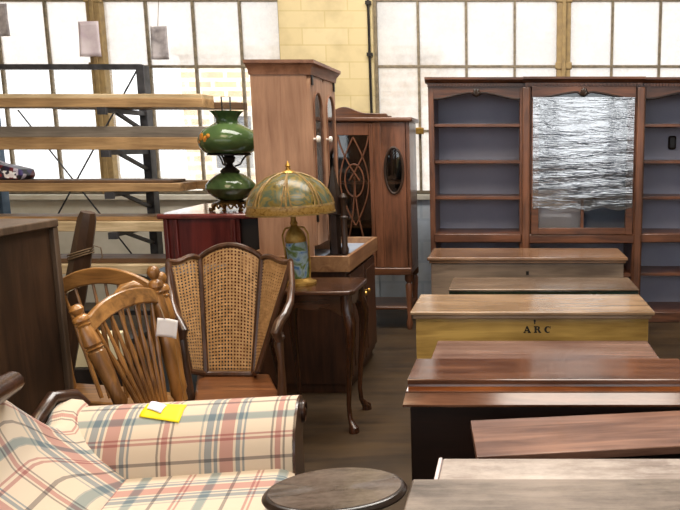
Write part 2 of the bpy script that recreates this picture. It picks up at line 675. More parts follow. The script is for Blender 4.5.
M['lilac'] = plain('lilac_white_paper', 'd9d9ee', 0.6)
M['cream'] = plain('cream_carton', 'e9ddb8', 0.7)
M['honey'] = wood('honey_pine_chest', 'a3782a', 'd2a548', 'x', 0.32, 5, 0.25)
M['honeylid'] = wood('honey_pine_lid', '94704c', 'b8926a', 'x', 0.24, 5, 0.5)
M['c1'] = wood('grey_brown_chest', '75604f', '9c846e', 'x', 0.3, 5, 0.3)
M['c1lid'] = wood('tan_chest_lid', '7a4f30', 'a3754f', 'x', 0.25, 5, 0.5)
M['c2lid'] = wood('dark_table_top', '6a513c', '8c7056', 'x', 0.25, 5, 0.4)
M['greenedge'] = plain('dark_green_edge', '122019', 0.2, 0, '1c3026', 9, 0.4)
M['c4'] = wood('faded_red_brown_lid', '6f493c', '97705e', 'x', 0.2, 6, 0.6)
M['c5'] = wood('polished_mahogany', '5a301c', '875234', 'x', 0.13, 6, 0.8)
M['c5cove'] = wood('orange_mahogany_cove', '6d2f0e', 'a8581f', 'x', 0.18, 6, 0.6)
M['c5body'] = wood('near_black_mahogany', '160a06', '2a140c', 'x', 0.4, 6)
M['c6'] = wood('reddish_brown_top', '6b4030', '9c6c54', 'x', 0.38, 7, 0.15)
M['c7'] = wood('pinkish_grey_top', '8d7a70', 'b9aaa0', 'x', 0.4, 6, 0.1, 0.06, 0.55, 'dfd6d0')  # pale pinkish grey with random whitish patches
M['c8'] = wood('grey_weathered_top', '4a3c32', '8b7b70', 'x', 0.42, 8, 0.15, 0.15, 0.5, 'a09387')
M['oval'] = wood('worn_oval_top', '3c2f27', '63534a', 'x', 0.25, 6, 0.35, 0.05, 0.5, '8d8178')
M['ovaldark'] = wood('dark_oval_edge', '1c120d', '35231a', 'x', 0.3, 6, 0.3)
M['greenglass'] = art_glass('green_painted_glass', [(0.3, '2c3f24'), (0.55, '4c6239'), (0.8, '788258')], 4, 0.12, 0.1)
M['greencrown'] = art_glass('dark_green_glass', [(0.3, '2a4424'), (0.7, '48603a')], 4, 0.12, 0.12)
M['petal'] = plain('amber_flower_paint', 'c78a2a', 0.4, 0, 'a55e1c', 60)
M['shade'] = art_glass('mottled_slag_glass', [(0.3, '4d4a2c'), (0.42, '8f7a3e'), (0.5, '5a6a58'), (0.58, 'a08848'), (0.66, '6f7c74'), (0.78, 'b8923f')], 9, 0.45, 0.25)
M['amberglass'] = art_glass('amber_slag_glass', [(0.3, '8a6630'), (0.5, 'bf9a54'), (0.7, '9a7436')], 40, 0.4, 0.25)
M['vase'] = art_glass('blue_scene_glass', [(0.25, '3f4a3a'), (0.42, '6f8550'), (0.52, '9fb6c4'), (0.62, '5a7fb4'), (0.75, '31486a')], 14, 0.2, 0.15)
M['roundwhite'] = plain('glossy_white', 'f2efe9', 0.25)
M['bag'] = cells('printed_dark_wrapper', ['171327', '2a2050', '10101c', '3c2a6a', '6a1a28', '171327', 'c8c0d0', '20183a'], 26)
M['bagprint'] = cells('white_print_panel', ['f2f0ee', '241c30', 'e6dfe0', '8a2028', 'f4f4f4', '30283c'], 48)
M['pinksleeve'] = plain('pink_plastic_sleeve', 'd8c6d2', 0.35, 0, 'efe4ea', 9)
M['greysleeve'] = plain('grey_printed_sleeve', '8f888c', 0.4, 0, 'c9c2c4', 14)
M['cord'] = plain('twine', '6d5a44', 0.8)
M['ink'] = plain('black_stencil_paint', '15110d', 0.6)
M['slate'] = plain('blue_grey_carton', '4a5560', 0.7, 0, '38424c', 7)

# ------------------------------------------------------------------ the setting
WY = 6.6
XL, XR, YF, ZC = -6.2, 5.0, -3.0, 4.4
structure(MB().box(XL, XR, YF, WY + 0.3, -0.1, 0).build('floor', M['floor']))
structure(MB().box(XL, XR, YF, WY + 0.3, ZC, ZC + 0.15).build('ceiling', M['ceiling']))
structure(MB().box(XL - 0.25, XL, YF, WY + 0.3, 0, ZC).build('wall_left', M['wall']))
structure(MB().box(XR, XR + 0.25, YF, WY + 0.3, 0, ZC).build('wall_right', M['wall']))
fw = MB().box(XL, XR, YF - 0.2, YF, 0, 1.25).box(XL, XR, YF - 0.2, YF, 3.6, ZC)
for x in (-4.9, -3.1, -1.3, 0.5, 2.3, 4.1):
    fw.box(x - 0.16, x + 0.16, YF - 0.2, YF, 1.25, 3.6)
structure(fw.build('wall_front_unseen', M['frontwall']))  # unseen wall, its openings shaped for reflections in the plastic wrap
SILL, WTOP = 1.04, 3.7
W1, W2 = (-5.77, -2.10), (-1.25, 3.6)
wb = MB().box(W1[1], W2[0], WY, WY + 0.3, 0, ZC).box(XL, W1[0], WY, WY + 0.3, 0, ZC).box(W2[1], XR, WY, WY + 0.3, 0, ZC)
wb.box(W1[0], W1[1], WY, WY + 0.3, WTOP, ZC).box(W2[0], W2[1], WY, WY + 0.3, WTOP, ZC)
structure(wb.build('wall_back', M['pillar']))
structure(MB().box(W1[0], W1[1], WY, WY + 0.3, 0, SILL).build('wall_back_left', M['dado_grey']))
structure(MB().box(W2[0], W2[1], WY, WY + 0.3, 0, SILL).box(-1.67, W2[0], WY - 0.02, WY, 0, SILL).build('wall_back_right', M['dado_blue']))
structure(MB().box(W1[0], W1[1], WY - 0.05, WY + 0.08, SILL - 0.05, SILL).build('trim_1', M['sill'], bevel=0.006))
structure(MB().box(W2[0], W2[1], WY - 0.04, WY + 0.08, SILL - 0.05, SILL).build('trim_2', M['sill'], bevel=0.006))


def window(n, x0, x1, xs, posts):
    f = MB()
    yb = WY + 0.1
    zs = (SILL + 0.59, SILL + 1.18, SILL + 1.77, SILL + 2.36)
    for x in xs:
        f.box(x - 0.011, x + 0.011, yb - 0.02, yb + 0.02, SILL, WTOP)
    for z in zs:
        f.box(x0, x1, yb - 0.021, yb + 0.021, z - 0.011, z + 0.011)
    f.box(x0, x0 + 0.025, yb - 0.03, yb + 0.03, SILL, WTOP).box(x1 - 0.025, x1, yb - 0.03, yb + 0.03, SILL, WTOP)
    f.box(x0, x1, yb - 0.03, yb + 0.03, SILL, SILL + 0.03).box(x0, x1, yb - 0.03, yb + 0.03, WTOP - 0.03, WTOP)
    fo = structure(f.build('window_%d' % n, M['steelframe']))
    zf = zs[1] if n == 1 else SILL
    MB().box(x0, x1, yb + 0.004, yb + 0.008, zf, WTOP).build('pane', M['pane'], fo)
    if n == 1:
        MB().box(x0, x1, yb + 0.004, yb + 0.008, SILL, zf).build('pane', M['clearpane'], fo)
    for x in posts:
        p = MB().box(x - 0.062, x + 0.062, yb - 0.075, yb + 0.05, SILL, WTOP)
        p.box(x - 0.018, x + 0.018, yb - 0.1, yb - 0.075, SILL, WTOP)
        for z in zs:
            p.box(x - 0.075, x + 0.075, yb - 0.085, yb - 0.03, z - 0.03, z + 0.03)
        p.build('window_post', M['postframe'], fo, bevel=0.004)
    return fo


window(1, W1[0], W1[1], [-4.267, -3.344, -2.913, -2.483, -4.717, -5.167], [-3.792])
w2 = window(2, W2[0], W2[1], [-0.847, -0.404, 0.043, 0.943, 1.383, 1.833, 2.283, 2.733, 3.183], [0.493])
MB().box(-0.907, -0.807, WY + 0.02, WY + 0.08, 1.60, 1.66).build('window_latch', M['brass'], w2, bevel=0.005)

# pipe on the pillar
t = MB().tube([(-1.277, WY - 0.025, SILL), (-1.277, WY - 0.025, ZC)], 0.012, 8)
for z in (1.35, 1.75, 2.3, 2.75, 3.4):
    t.box(-1.302, -1.252, WY - 0.04, WY, z, z + 0.03)
tag(t.build('conduit_pipe', M['iron']), 'thin dark conduit pipe running up the cream pillar beside the window', 'pipe')

# brick building outdoors
b = thing('brick_building', 'pale tan brick building seen outside through the left window', 'building', (-3.75, 13.0, -0.5))
MB().box(-2.2, 2.4, 0, 4, 0, 3.6).build('brick_wall', M['obrick'], b)
MB().box(-2.3, 2.5, -0.1, 4.1, 3.6, 3.75).build('roof_cap', M['sill'], b)
for x in (-1.3, 0.6):
    f = MB().box(x - 0.42, x + 0.42, -0.04, 0.02, 1.5, 1.58).box(x - 0.42, x + 0.42, -0.04, 0.02, 2.52, 2.6)
    f.box(x - 0.42, x - 0.34, -0.04, 0.02, 1.58, 2.52).box(x + 0.34, x + 0.42, -0.04, 0.02, 1.58, 2.52)
    fo = f.build('window_frame', M['sill'], b)
    MB().box(x - 0.34, x + 0.34, -0.015, 0.005, 1.58, 2.52).build('pane', M['slate'], fo)
structure(MB().box(-25, 25, WY + 0.4, 45, -0.6, -0.5).build('ground', M['ground']))

# ------------------------------------------------------------------ lumber rack
RX = (-4.14, -2.91)
rack = thing('lumber_rack', 'dark steel cantilever rack holding long boards before the left window', 'rack', (0, 0, 0))
LEV = (1.765, 1.464, 1.162, 0.868, 0.548)
for i, x in enumerate(RX):
    MB().box(x - 0.032, x + 0.032, 5.66, 5.75, 0.0, 2.12).build('post', M['racksteel'] if i else M['blueSteel'], rack, bevel=0.004)
    MB().box(x - 0.05, x + 0.05, 5.1, 5.85, 0.0, 0.05).build('foot', M['racksteel'], rack, bevel=0.004)
    for z in LEV:
        a = MB().box(x - 0.02, x + 0.02, 5.1, 5.66, z - 0.035, z)
        a.bar((x, 5.28, z - 0.03), (x, 5.67, z - 0.16), 0.025, 0.025)
        a.box(x - 0.03, x + 0.03, 5.08, 5.11, z - 0.05, z)
        a.build('arm', M['racksteel'], rack)
MB().box(-5.0, RX[1], 5.68, 5.73, 2.09, 2.13).build('top_rail', M['racksteel'], rack)
MB().box(-5.0, RX[1], 5.68, 5.73, 0.1, 0.14).build('bottom_rail', M['racksteel'], rack)
MB().tube([at(137, 70, 5.78), at(57, 216, 5.78)], 0.007, 6).build('brace_rod', M['racksteel'], rack)
MB().tube([at(18, 110, 5.79), at(135, 258, 5.79)], 0.007, 6).build('brace_rod', M['racksteel'], rack)

BG = 'boards laid on the lumber rack'


def board(label, x0, x1, y0, y1, z0, h, mat, tilt=0.0):
    L = x1 - x0
    m = MB()
    n = 10
    for s in range(1):
        m.box(0, L, 0, y1 - y0, 0, h)
    o = m.build('lumber_board', M[mat], None, bevel=0.004)
    o.location = (x0, y0, z0)
    return tag(o, label, 'board', BG)


board('thick orange pine beam on the highest rack level, in front', -4.64, -2.20, 5.12, 5.32, 1.767, 0.062, 'pine')
board('pale pine plank lying on top of the highest pine beam', -4.64, -2.21, 5.13, 5.34, 1.830, 0.032, 'pine2')
board('longest dark-ended plank sticking out toward the green oil lamp on the highest level', -3.44, -2.02, 5.36, 5.5, 1.767, 0.05, 'darkboard')
board('thick tan beam on the second rack level from the top', -4.64, -2.14, 5.12, 5.34, 1.466, 0.088, 'pine')
board('grey weathered beam lying on top of the second level tan beam', -4.64, -2.14, 5.13, 5.36, 1.555, 0.078, 'greyboard')
board('left pine board on the third rack level beneath the printed package', -4.64, -2.41, 5.12, 5.4, 1.164, 0.06, 'pine')
board('thin dark board on top of the left third level board', -4.64, -2.48, 5.13, 5.38, 1.2245, 0.022, 'darkboard')
board('rear pine board on the third level reaching behind the green oil lamp', -4.14, -2.10, 5.42, 5.58, 1.164, 0.062, 'pine')
board('lower wide tan board on the fourth rack level', -4.64, -2.50, 5.12, 5.42, 0.87, 0.072, 'pine2')
board('thin tan board on top of the fourth level board', -4.64, -2.50, 5.2, 5.44, 0.9425, 0.03, 'pine')
board('tan board on the lowest level seen above the oak chairs', -4.64, -2.44, 5.12, 5.42, 0.55, 0.07, 'pine2')
board('dark board lying on top of the lowest tan board', -4.64, -2.44, 5.2, 5.44, 0.621, 0.035, 'darkboard')

# printed package on the third level
pk = thing('printed_package', 'crumpled dark blue and red printed package on a rack board', 'package', (-3.95, 5.16, 1.2467))
prof = [(-0.1, 0), (0.35, 0), (0.37, 0.03), (0.36, 0.075), (0.26, 0.10), (0.16, 0.12), (0.07, 0.165), (0.02, 0.18), (-0.1, 0.17)]
MB().prism(prof, lambda a, c, h: (a, h, c), 0.0, 0.16).build('wrapper', M['bag'], pk, bevel=0.008)
MB().prism([(0.12, 0.012), (0.33, 0.012), (0.33, 0.062), (0.14, 0.075)], lambda a, c, h: (a, h, c), -0.006, 0.0).build('print_panel', M['bagprint'], pk)

# sleeves hanging in the window
for (px, py, wpx, hpx, lab, mt) in ((89, 39, 21, 33, 'pinkish plastic sleeve hanging on the yellowed left window post', 'pinksleeve'),
                                    (159, 43, 17, 31, 'grey printed sleeve hanging against a left window pane', 'greysleeve'),
                                    (-2, 20, 20, 30, 'grey sleeve cut off at the left edge of the window', 'greysleeve')):
    c = at(px, py, 6.5)
    t = thing('hanging_sleeve', lab, 'sleeve', c, 0, 'sleeves hanging in the left window')
    k = 6.45 / FPX
    a, h = wpx * k / 2, hpx * k / 2
    MB().grid(lambda u, v: (-a + 2 * a * u + 0.006 * v, 0.012 * math.sin(3 * u + 2 * v), -h + 2 * h * v), 8, 8).build('sleeve', M[mt], t, solid=0.004)
    MB().tube([(0, 0.0, h), (0.0, 0.06, SILL + 1.79 - c.z)], 0.003, 6).build('cord', M['cord'], t)

# ------------------------------------------------------------------ breakfront bookcase
bk = thing('bookcase', 'tall walnut breakfront bookcase with three bays by the right window', 'bookcase', (-1.375, 5.84, 0))
BX = (0.706, 1.50, 2.44, 3.23)
D = 0.40


def arch_pts(x0, x1, zlo, zhi, n=36):
    """lower edge of a shaped valance: serpentine with a raised middle notch"""
    pts = []
    for i in range(n + 1):
        u = -1 + 2 * i / n
        a = abs(u)
        z = zlo + (zhi - zlo) * (0.5 + 0.5 * math.cos(PI * min(1, a / 0.92))) ** 0.75
        if a < 0.14:
            z -= 0.035 * (0.5 + 0.5 * math.cos(PI * a / 0.14))
        pts.append((x0 + (x1 - x0) * i / n, z))
    return pts


for i in range(3):
    x0, x1 = BX[i], BX[i + 1]
    y0 = -0.05 if i == 1 else 0.0
    s = MB()
    s.box(x0, x0 + 0.045, y0, D, 0.0, 2.0).box(x1 - 0.045, x1, y0, D, 0.0, 2.0)
    s.build('side_panel', M['walnutz'], bk, bevel=0.004)
    MB().box(x0 + 0.045, x1 - 0.045, D - 0.015, D, 0.06, 1.98).build('back_panel', M['bookback'], bk)
    zs = [0.08, 0.41, 1.06, 1.36, 1.66] if i != 1 else [0.08, 0.41, 1.06]
    for z in zs:
        MB().box(x0 + 0.045, x1 - 0.045, y0 + 0.03, D - 0.015, z - 0.012, z + 0.012).build('shelf', M['walnut'], bk, bevel=0.002)
    MB().box(x0 + 0.03, x1 - 0.03, y0 - 0.015, D - 0.015, 0.69, 0.765).build('waist_rail', M['walnut'], bk, bevel=0.008)
    MB().box(x0 + 0.002, x1 - 0.002, y0 - 0.01, D, 0.0, 0.09).build('plinth', M['walnut'], bk, bevel=0.006)
    # shaped valance or door
    if i != 1:
        lo = arch_pts(x0 + 0.045, x1 - 0.045, 1.872, 1.925)
        hi = [(p[0], 1.965) for p in lo]
        MB().strip(lo, hi, lambda a, c, h: (a, h, c), y0 - 0.004, y0 + 0.02).build('valance', M['walnut'], bk)
        edge = MB().tube([(p[0], y0 - 0.008, p[1]) for p in lo], 0.008, 6)
        edge.build('valance_bead', M['carve'], bk)
    else:
        dx0, dx1 = x0 + 0.05, x1 - 0.05
        lo = arch_pts(dx0, dx1, 1.872, 1.925)
        hi = [(p[0], 1.965) for p in lo]
        dr = MB().strip(lo, hi, lambda a, c, h: (a, h, c), y0 - 0.02, y0 + 0.008)
        dr.box(dx0, dx0 + 0.06, y0 - 0.02, y0 + 0.008, 0.765, 1.88).box(dx1 - 0.06, dx1, y0 - 0.02, y0 + 0.008, 0.765, 1.88)
        dr.box(dx0 + 0.06, dx1 - 0.06, y0 - 0.02, y0 + 0.008, 0.765, 0.82)
        door = dr.build('door', M['walnut'], bk, bevel=0.003)
        MB().box(dx0 + 0.05, dx1 - 0.05, y0 - 0.006, y0 - 0.002, 0.81, 1.93).build('door_pane', M['clear'], door)
        MB().tube([(p[0], y0 - 0.022, p[1]) for p in lo], 0.008, 6).build('door_bead', M['carve'], door)
        MB().box(dx0 + 0.41, dx0 + 0.435, y0 - 0.012, y0 + 0.004, 0.82, 1.06).build('door_muntin', M['walnut'], door)
    # carved shell
    xc, zc = (x0 + x1) / 2, 1.925
    sh = MB()
    for k in range(5):
        th = R(-60 + 30 * k)
        sh.turned((xc, y0 - 0.03, zc - 0.03), (xc + 0.035 * math.sin(th), y0 - 0.028, zc - 0.03 + 0.062 * math.cos(th)), [(0, 0.006), (0.4, 0.012), (0.8, 0.012), (1, 0.004)], 8)
    sh.build('carved_shell', M['carve'], bk)
    # cornice of this bay, with dentils on the middle one
    c = MB().box(x0 - 0.002, x1 + 0.002, y0 - 0.012, D, 1.965, 2.0)
    c.prism([(y0 - 0.012, 1.995), (y0 - 0.03, 2.005), (y0 - 0.045, 2.02), (y0 - 0.055, 2.022), (y0 - 0.055, 2.04), (D, 2.04), (D, 1.995)], lambda a, q, h: (h, a, q), x0 - 0.02, x1 + 0.02)
    c.build('cornice', M['walnut'], bk)
    dm = MB()
    nd = 30
    for k in range(nd):
        xx = x0 + 0.03 + (x1 - x0 - 0.06) * k / (nd - 1)
        dm.box(xx - 0.008, xx + 0.008, y0 - 0.026, y0 - 0.01, 1.972, 1.99)
    dm.build('dentil_moulding', M['walnut'], bk)
MB().box(2.76, 2.83, D - 0.05, D - 0.015, 1.46, 1.58).build('carved_knob', M['carve'], bk, bevel=0.02)
# pilaster strips beside the door
for x in (BX[1] + 0.006, BX[2] - 0.006):
    MB().box(x - 0.03, x + 0.03, -0.075, -0.05, 0.0, 1.96).build('pilaster', M['walnutz'], bk, bevel=0.008)


def crinkle(u, v):
    x = 0.185 + 0.82 * u
    z = 0.98 + 0.90 * v
    y = 5.84 - 0.084 + 0.0004 * math.sin(23 * v + 3 * u) + 0.0005 * math.sin(61 * v - 5 * u + 1) + 0.0010 * math.sin(15 * u)
    if v < 0.06:
        z += 0.012 * math.sin(20 * u)
    return (x, y, z)


film = MB().grid(crinkle, 40, 80).build('stretch_wrap', M['film'])
tag(film, 'crinkled clear plastic wrap over the middle bookcase door', 'plastic wrap')
cs = MB().box(0.225, 0.59, 5.84 + 0.02, 5.84 + 0.026, 0.7675, 1.04).build('card_sheet', M['sheet'], None)
tag(cs, 'pinkish white card sheet standing behind the lower left of the bookcase door', 'card')

# ------------------------------------------------------------------ china cabinet
cx0, cx1, cy, cd = -0.05, 0.575, 5.58, 0.42
cc = thing('china_cabinet', 'brown oak china cabinet with traceried glass door and oval window', 'cabinet', (-1.37, cy, 0))
zb, zt = 0.52, 1.68
MB().box(cx0, cx0 + 0.03, 0.02, cd, zb, zt).build('side_panel', M['china'], cc, bevel=0.004)
MB().box(cx1 - 0.03, cx1, 0.02, cd, zb, zt).build('side_panel', M['china'], cc, bevel=0.004)
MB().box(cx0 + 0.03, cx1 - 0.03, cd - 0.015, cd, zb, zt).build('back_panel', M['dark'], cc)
for z in (zb + 0.012, 0.85, 1.2):
    MB().box(cx0 + 0.03, cx1 - 0.03, 0.05, cd - 0.015, z - 0.01, z + 0.01).build('shelf', M['chinax'], cc)
MB().box(cx0 - 0.02, cx1 + 0.03, -0.03, cd + 0.01, zt, zt + 0.035).build('top', M['chinax'], cc, bevel=0.01)
MB().box(cx0, cx1, -0.02, cd, zb - 0.06, zb).build('bottom_rail', M['chinax'], cc, bevel=0.008)
xm = 0.325
MB().box(xm - 0.035, xm + 0.035, -0.01, 0.05, zb, zt).build('centre_stile', M['china'], cc, bevel=0.008)
# crest
cr = []
for i in range(41):
    u = i / 40
    x = cx0 - 0.01 + (0.50) * u
    h = 0.03 + 0.05 * math.exp(-((u - 0.27) / 0.2) ** 2) - 0.018 * (u > 0.93)
    cr.append((x, zt + 0.035 + h))
MB().strip([(p[0], zt + 0.03) for p in cr], cr, lambda a, c, h: (a, h, c), 0.0, 0.03).build('crest', M['chinax'], cc, bevel=0.004)
# left door: frame, glass, tracery
lx0, lx1 = cx0 + 0.03, xm - 0.035
dz0, dz1 = zb + 0.005, zt - 0.005
d = MB().box(lx0, lx0 + 0.03, -0.005, 0.02, dz0, dz1).box(lx1 - 0.03, lx1, -0.005, 0.02, dz0, dz1)
d.box(lx0 + 0.03, lx1 - 0.03, -0.005, 0.02, dz0, dz0 + 0.06).box(lx0 + 0.03, lx1 - 0.03, -0.005, 0.02, dz1 - 0.1, dz1)
ld = d.build('glass_door', M['china'], cc, bevel=0.004)
MB().box(lx0 + 0.03, lx1 - 0.03, 0.006, 0.010, dz0 + 0.06, dz1 - 0.1).build('pane', M['clear'], ld)
tr = MB()
wx = lx1 - lx0 - 0.06
gx = lx0 + 0.03


def tp(u, z):
    return (gx + wx * u, 0.0, z)


for sg in (0, 1):
    f = (lambda u: u) if sg == 0 else (lambda u: 1 - u)
    tr.tube([tp(f(0.5 + 0.45 * math.sin(PI * k / 16)), 0.86 + 0.7 * k / 16) for k in range(17)], 0.006, 6)
    tr.tube([tp(f(0.02 + 0.65 * (k / 12) ** 1.5), 1.57 - 0.35 * k / 12) for k in range(13)], 0.006, 6)
    tr.tube([tp(f(0.05 + 0.45 * math.sin(PI * k / 24)), 0.53 + 0.72 * k / 12) for k in range(13)], 0.006, 6)
tr.tube([tp(0.5 + 0.3 * math.cos(2 * PI * k / 20), 1.22 + 0.13 * math.sin(2 * PI * k / 20)) for k in range(21)], 0.006, 6)
tr.build('tracery', M['china'], ld)
# right door: panel with oval glazed opening
rx0, rx1 = xm + 0.035, cx1 - 0.03
oc, oa, ob = ((rx0 + rx1) / 2, 1.30), 0.072, 0.18
outer, inner = [], []
corner = [math.atan2(z_ - oc[1], x_ - oc[0]) % (2 * PI) for x_ in (rx0, rx1) for z_ in (dz0, dz1)]
for th in sorted([2 * PI * k / 48 for k in range(49)] + corner):
    c_, s_ = math.cos(th), math.sin(th)
    inner.append((oc[0] + oa * c_, oc[1] + ob * s_))
    hx, hz0, hz1 = (rx1 - rx0) / 2, oc[1] - dz0, dz1 - oc[1]
    kx = hx / max(abs(c_), 1e-6)
    kz = (hz1 if s_ > 0 else hz0) / max(abs(s_), 1e-6)
    kk = min(kx, kz)
    outer.append((oc[0] + kk * c_, oc[1] + kk * s_))
rd = MB().strip(outer, inner, lambda a, c, h: (a, h, c), -0.005, 0.02).build('oval_door', M['china'], cc)
MB().tube([(p[0], -0.008, p[1]) for p in inner], 0.010, 8).build('oval_rim', M['carve'], rd)
MB().prism(inner[:-1], lambda a, c, h: (a, h, c), 0.006, 0.010).build('oval_pane', M['clear'], rd)
for x in (cx0 + 0.03, cx1 - 0.03):
    for y in (0.03, cd - 0.03):
        MB().turned((x, y, 0), (x, y, zb - 0.06), [(0, 0.018), (0.1, 0.03), (0.2, 0.018), (0.55, 0.024), (0.8, 0.03), (0.85, 0.018), (0.9, 0.034), (1, 0.034)]).build('leg', M['china'], cc)
MB().box(cx0 + 0.02, cx1 - 0.02, 0.02, cd - 0.02, 0.165, 0.19).build('lower_shelf', M['chinax'], cc, bevel=0.006)

# ------------------------------------------------------------------ step-back cupboard
cb = thing('step_back_cupboard', 'tall pinkish pine cupboard with arched glass doors behind the stained glass lamp', 'cupboard', (-0.945, 4.06, 0))
Bz = 0.855
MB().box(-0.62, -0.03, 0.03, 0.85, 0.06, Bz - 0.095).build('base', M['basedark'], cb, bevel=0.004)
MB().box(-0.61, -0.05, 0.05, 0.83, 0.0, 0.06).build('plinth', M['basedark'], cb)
HB = 0.812
fz = MB().box(-0.63, 0.0, -0.004, 0.018, Bz - 0.095, Bz).box(-0.63, 0.0, 0.862, 0.884, Bz - 0.095, Bz)
fz.box(-0.022, 0.0, 0.018, 0.862, Bz - 0.095, Bz).box(-0.63, -0.608, 0.018, 0.862, Bz - 0.095, Bz)
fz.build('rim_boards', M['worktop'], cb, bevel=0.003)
MB().box(-0.608, -0.022, 0.018, 0.862, Bz - 0.095, HB).build('inset_top', M['bluetop'], cb)  # floor panel of the top well, coloured pale blue
for i in (0, 1):
    y0 = 0.06 + i * 0.39
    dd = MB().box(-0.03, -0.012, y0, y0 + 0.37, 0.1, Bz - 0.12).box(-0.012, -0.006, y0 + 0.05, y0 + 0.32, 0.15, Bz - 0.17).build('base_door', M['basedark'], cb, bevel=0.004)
    MB().lathe([(0.006, 0), (0.006, 0.012), (0.016, 0.02), (0.014, 0.03), (0.0, 0.034)], n=14, M=Matrix.Translation((-0.012, y0 + (0.33 if i == 0 else 0.04), 0.55)) @ Matrix.Rotation(PI / 2, 4, 'Y')).build('knob', M['brass'], dd)
hx0, hx1, hy0, hy1, hz = -0.535, -0.195, 0.03, 0.60, 1.925
MB().box(hx0, hx1 - 0.02, hy0, hy0 + 0.025, HB, hz).build('hutch_side', M['pinkwood'], cb, bevel=0.003)
MB().box(hx0, hx1 - 0.02, hy1 - 0.025, hy1, HB, hz).build('hutch_side', M['pinkwood'], cb, bevel=0.003)
MB().box(hx0, hx0 + 0.015, hy0 + 0.025, hy1 - 0.025, HB, 1.68).build('hutch_back', M['pinkwood'], cb)
for z in (HB + 0.10, 1.2, 1.52):
    MB().box(hx0 + 0.015, hx1 - 0.03, hy0 + 0.025, hy1 - 0.025, z - 0.01, z + 0.01).build('hutch_shelf', M['pinkwood'], cb)
MB().box(hx0, hx1 - 0.02, hy0 + 0.025, hy1 - 0.025, hz - 0.02, hz).build('hutch_top', M['pinkwood'], cb)
# crown moulding, one solid flaring outward
cm = MB()
lv = [(0.0, hz - 0.03), (0.008, hz - 0.03), (0.012, hz), (0.022, hz + 0.015), (0.032, hz + 0.03), (0.036, hz + 0.032), (0.036, hz + 0.05)]
vs = []
for o_, z in lv:
    vs += [(hx0 - o_ * 0.6, hy0 - o_, z), (hx1 + o_, hy0 - o_, z), (hx1 + o_, hy1 + o_, z), (hx0 - o_ * 0.6, hy1 + o_, z)]
fs = [(3, 2, 1, 0), tuple(4 * (len(lv) - 1) + k for k in range(4))]
for i in range(len(lv) - 1):
    for k in range(4):
        k2 = (k + 1) % 4
        fs.append((4 * i + k, 4 * i + k2, 4 * i + 4 + k2, 4 * i + 4 + k))
cm.add(vs, fs)
cm.build('crown_moulding', M['pinktop'], cb)
for i in (0, 1):
    y0 = hy0 + i * (hy1 - hy0) / 2
    y1 = y0 + (hy1 - hy0) / 2
    z0, z1 = HB + 0.10, hz - 0.03
    # arch opening
    ay0, ay1 = y0 + 0.052, y1 - 0.052
    zc_, rr = 1.715, (ay1 - ay0) / 2
    inner, outer = [(ay0, z0 + 0.3)], [(y0, z0)]
    inner.append((ay0, zc_)); outer.append((y0, zc_))
    for k in range(1, 16):
        th = PI - PI * k / 16
        inner.append(((ay0 + ay1) / 2 + rr * math.cos(th), zc_ + rr * math.sin(th)))
        c_, s_ = math.cos(th), math.sin(th)
        kk = min(((y1 - y0) / 2) / max(abs(c_), 1e-6), (z1 - zc_) / max(s_, 1e-6))
        outer.append(((y0 + y1) / 2 + kk * c_, zc_ + kk * s_))
    inner.append((ay1, zc_)); outer.append((y1, zc_))
    inner.append((ay1, z0 + 0.3)); outer.append((y1, z0))
    dd = MB().strip(outer, inner, lambda a, c, h: (h, a, c), hx1 - 0.02, hx1)
    dd.box(hx1 - 0.02, hx1, y0 + 0.03, y1 - 0.03, z0, z0 + 0.3)
    door = dd.build('arched_door', M['pinkwood'], cb)
    MB().prism(inner, lambda a, c, h: (h, a, c), hx1 - 0.005, hx1 - 0.001).build('pane', M['oldglass'], door)
    MB().tube([(hx1 + 0.002, p[0], p[1]) for p in inner], 0.007, 6).build('arch_bead', M['pinktop'], door)
    yk = y0 + 0.03
    MB().lathe([(0.006, 0), (0.006, 0.012), (0.02, 0.022), (0.018, 0.034), (0.0, 0.04)], n=16, M=Matrix.Translation((hx1, yk, 1.535)) @ Matrix.Rotation(PI / 2, 4, 'Y')).build('white_round', M['roundwhite'], door)  # small white round shape on each door stile
    for zz in (1.84, 1.05):
        MB().box(hx1, hx1 + 0.008, (y0 + 0.02 if i == 0 else y1 - 0.05), (y0 + 0.05 if i == 0 else y1 - 0.02), zz, zz + 0.07).build('hinge', M['iron'], door)

# dark pointed stand beside the cupboard
ps = at(334, 165, 4.26)
st = thing('pointed_ornament', 'dark pointed wooden ornament standing on the cupboard ledge before its arched doors', 'ornament', (-1.075, 4.27, 0.8125))
hT = ps.z - 0.8125
MB().lathe([(0.036, 0.022), (0.036, hT - 0.30), (0.056, hT - 0.295), (0.055, hT - 0.27), (0.035, hT - 0.14), (0.016, hT - 0.05), (0.0, hT)], n=6).build('spire', M['spire'], st, angle=25)
MB().turned((0.062, -0.02, 0.02), (0.062, -0.02, hT - 0.17), [(0, 0.02), (0.1, 0.026), (0.14, 0.018), (0.6, 0.02), (0.62, 0.027), (0.64, 0.018), (0.9, 0.018), (0.94, 0.026), (1, 0.012)]).build('post', M['carve'], st)
MB().box(-0.055, 0.088, -0.06, 0.06, 0.0, 0.022).build('foot', M['carve'], st, bevel=0.005)

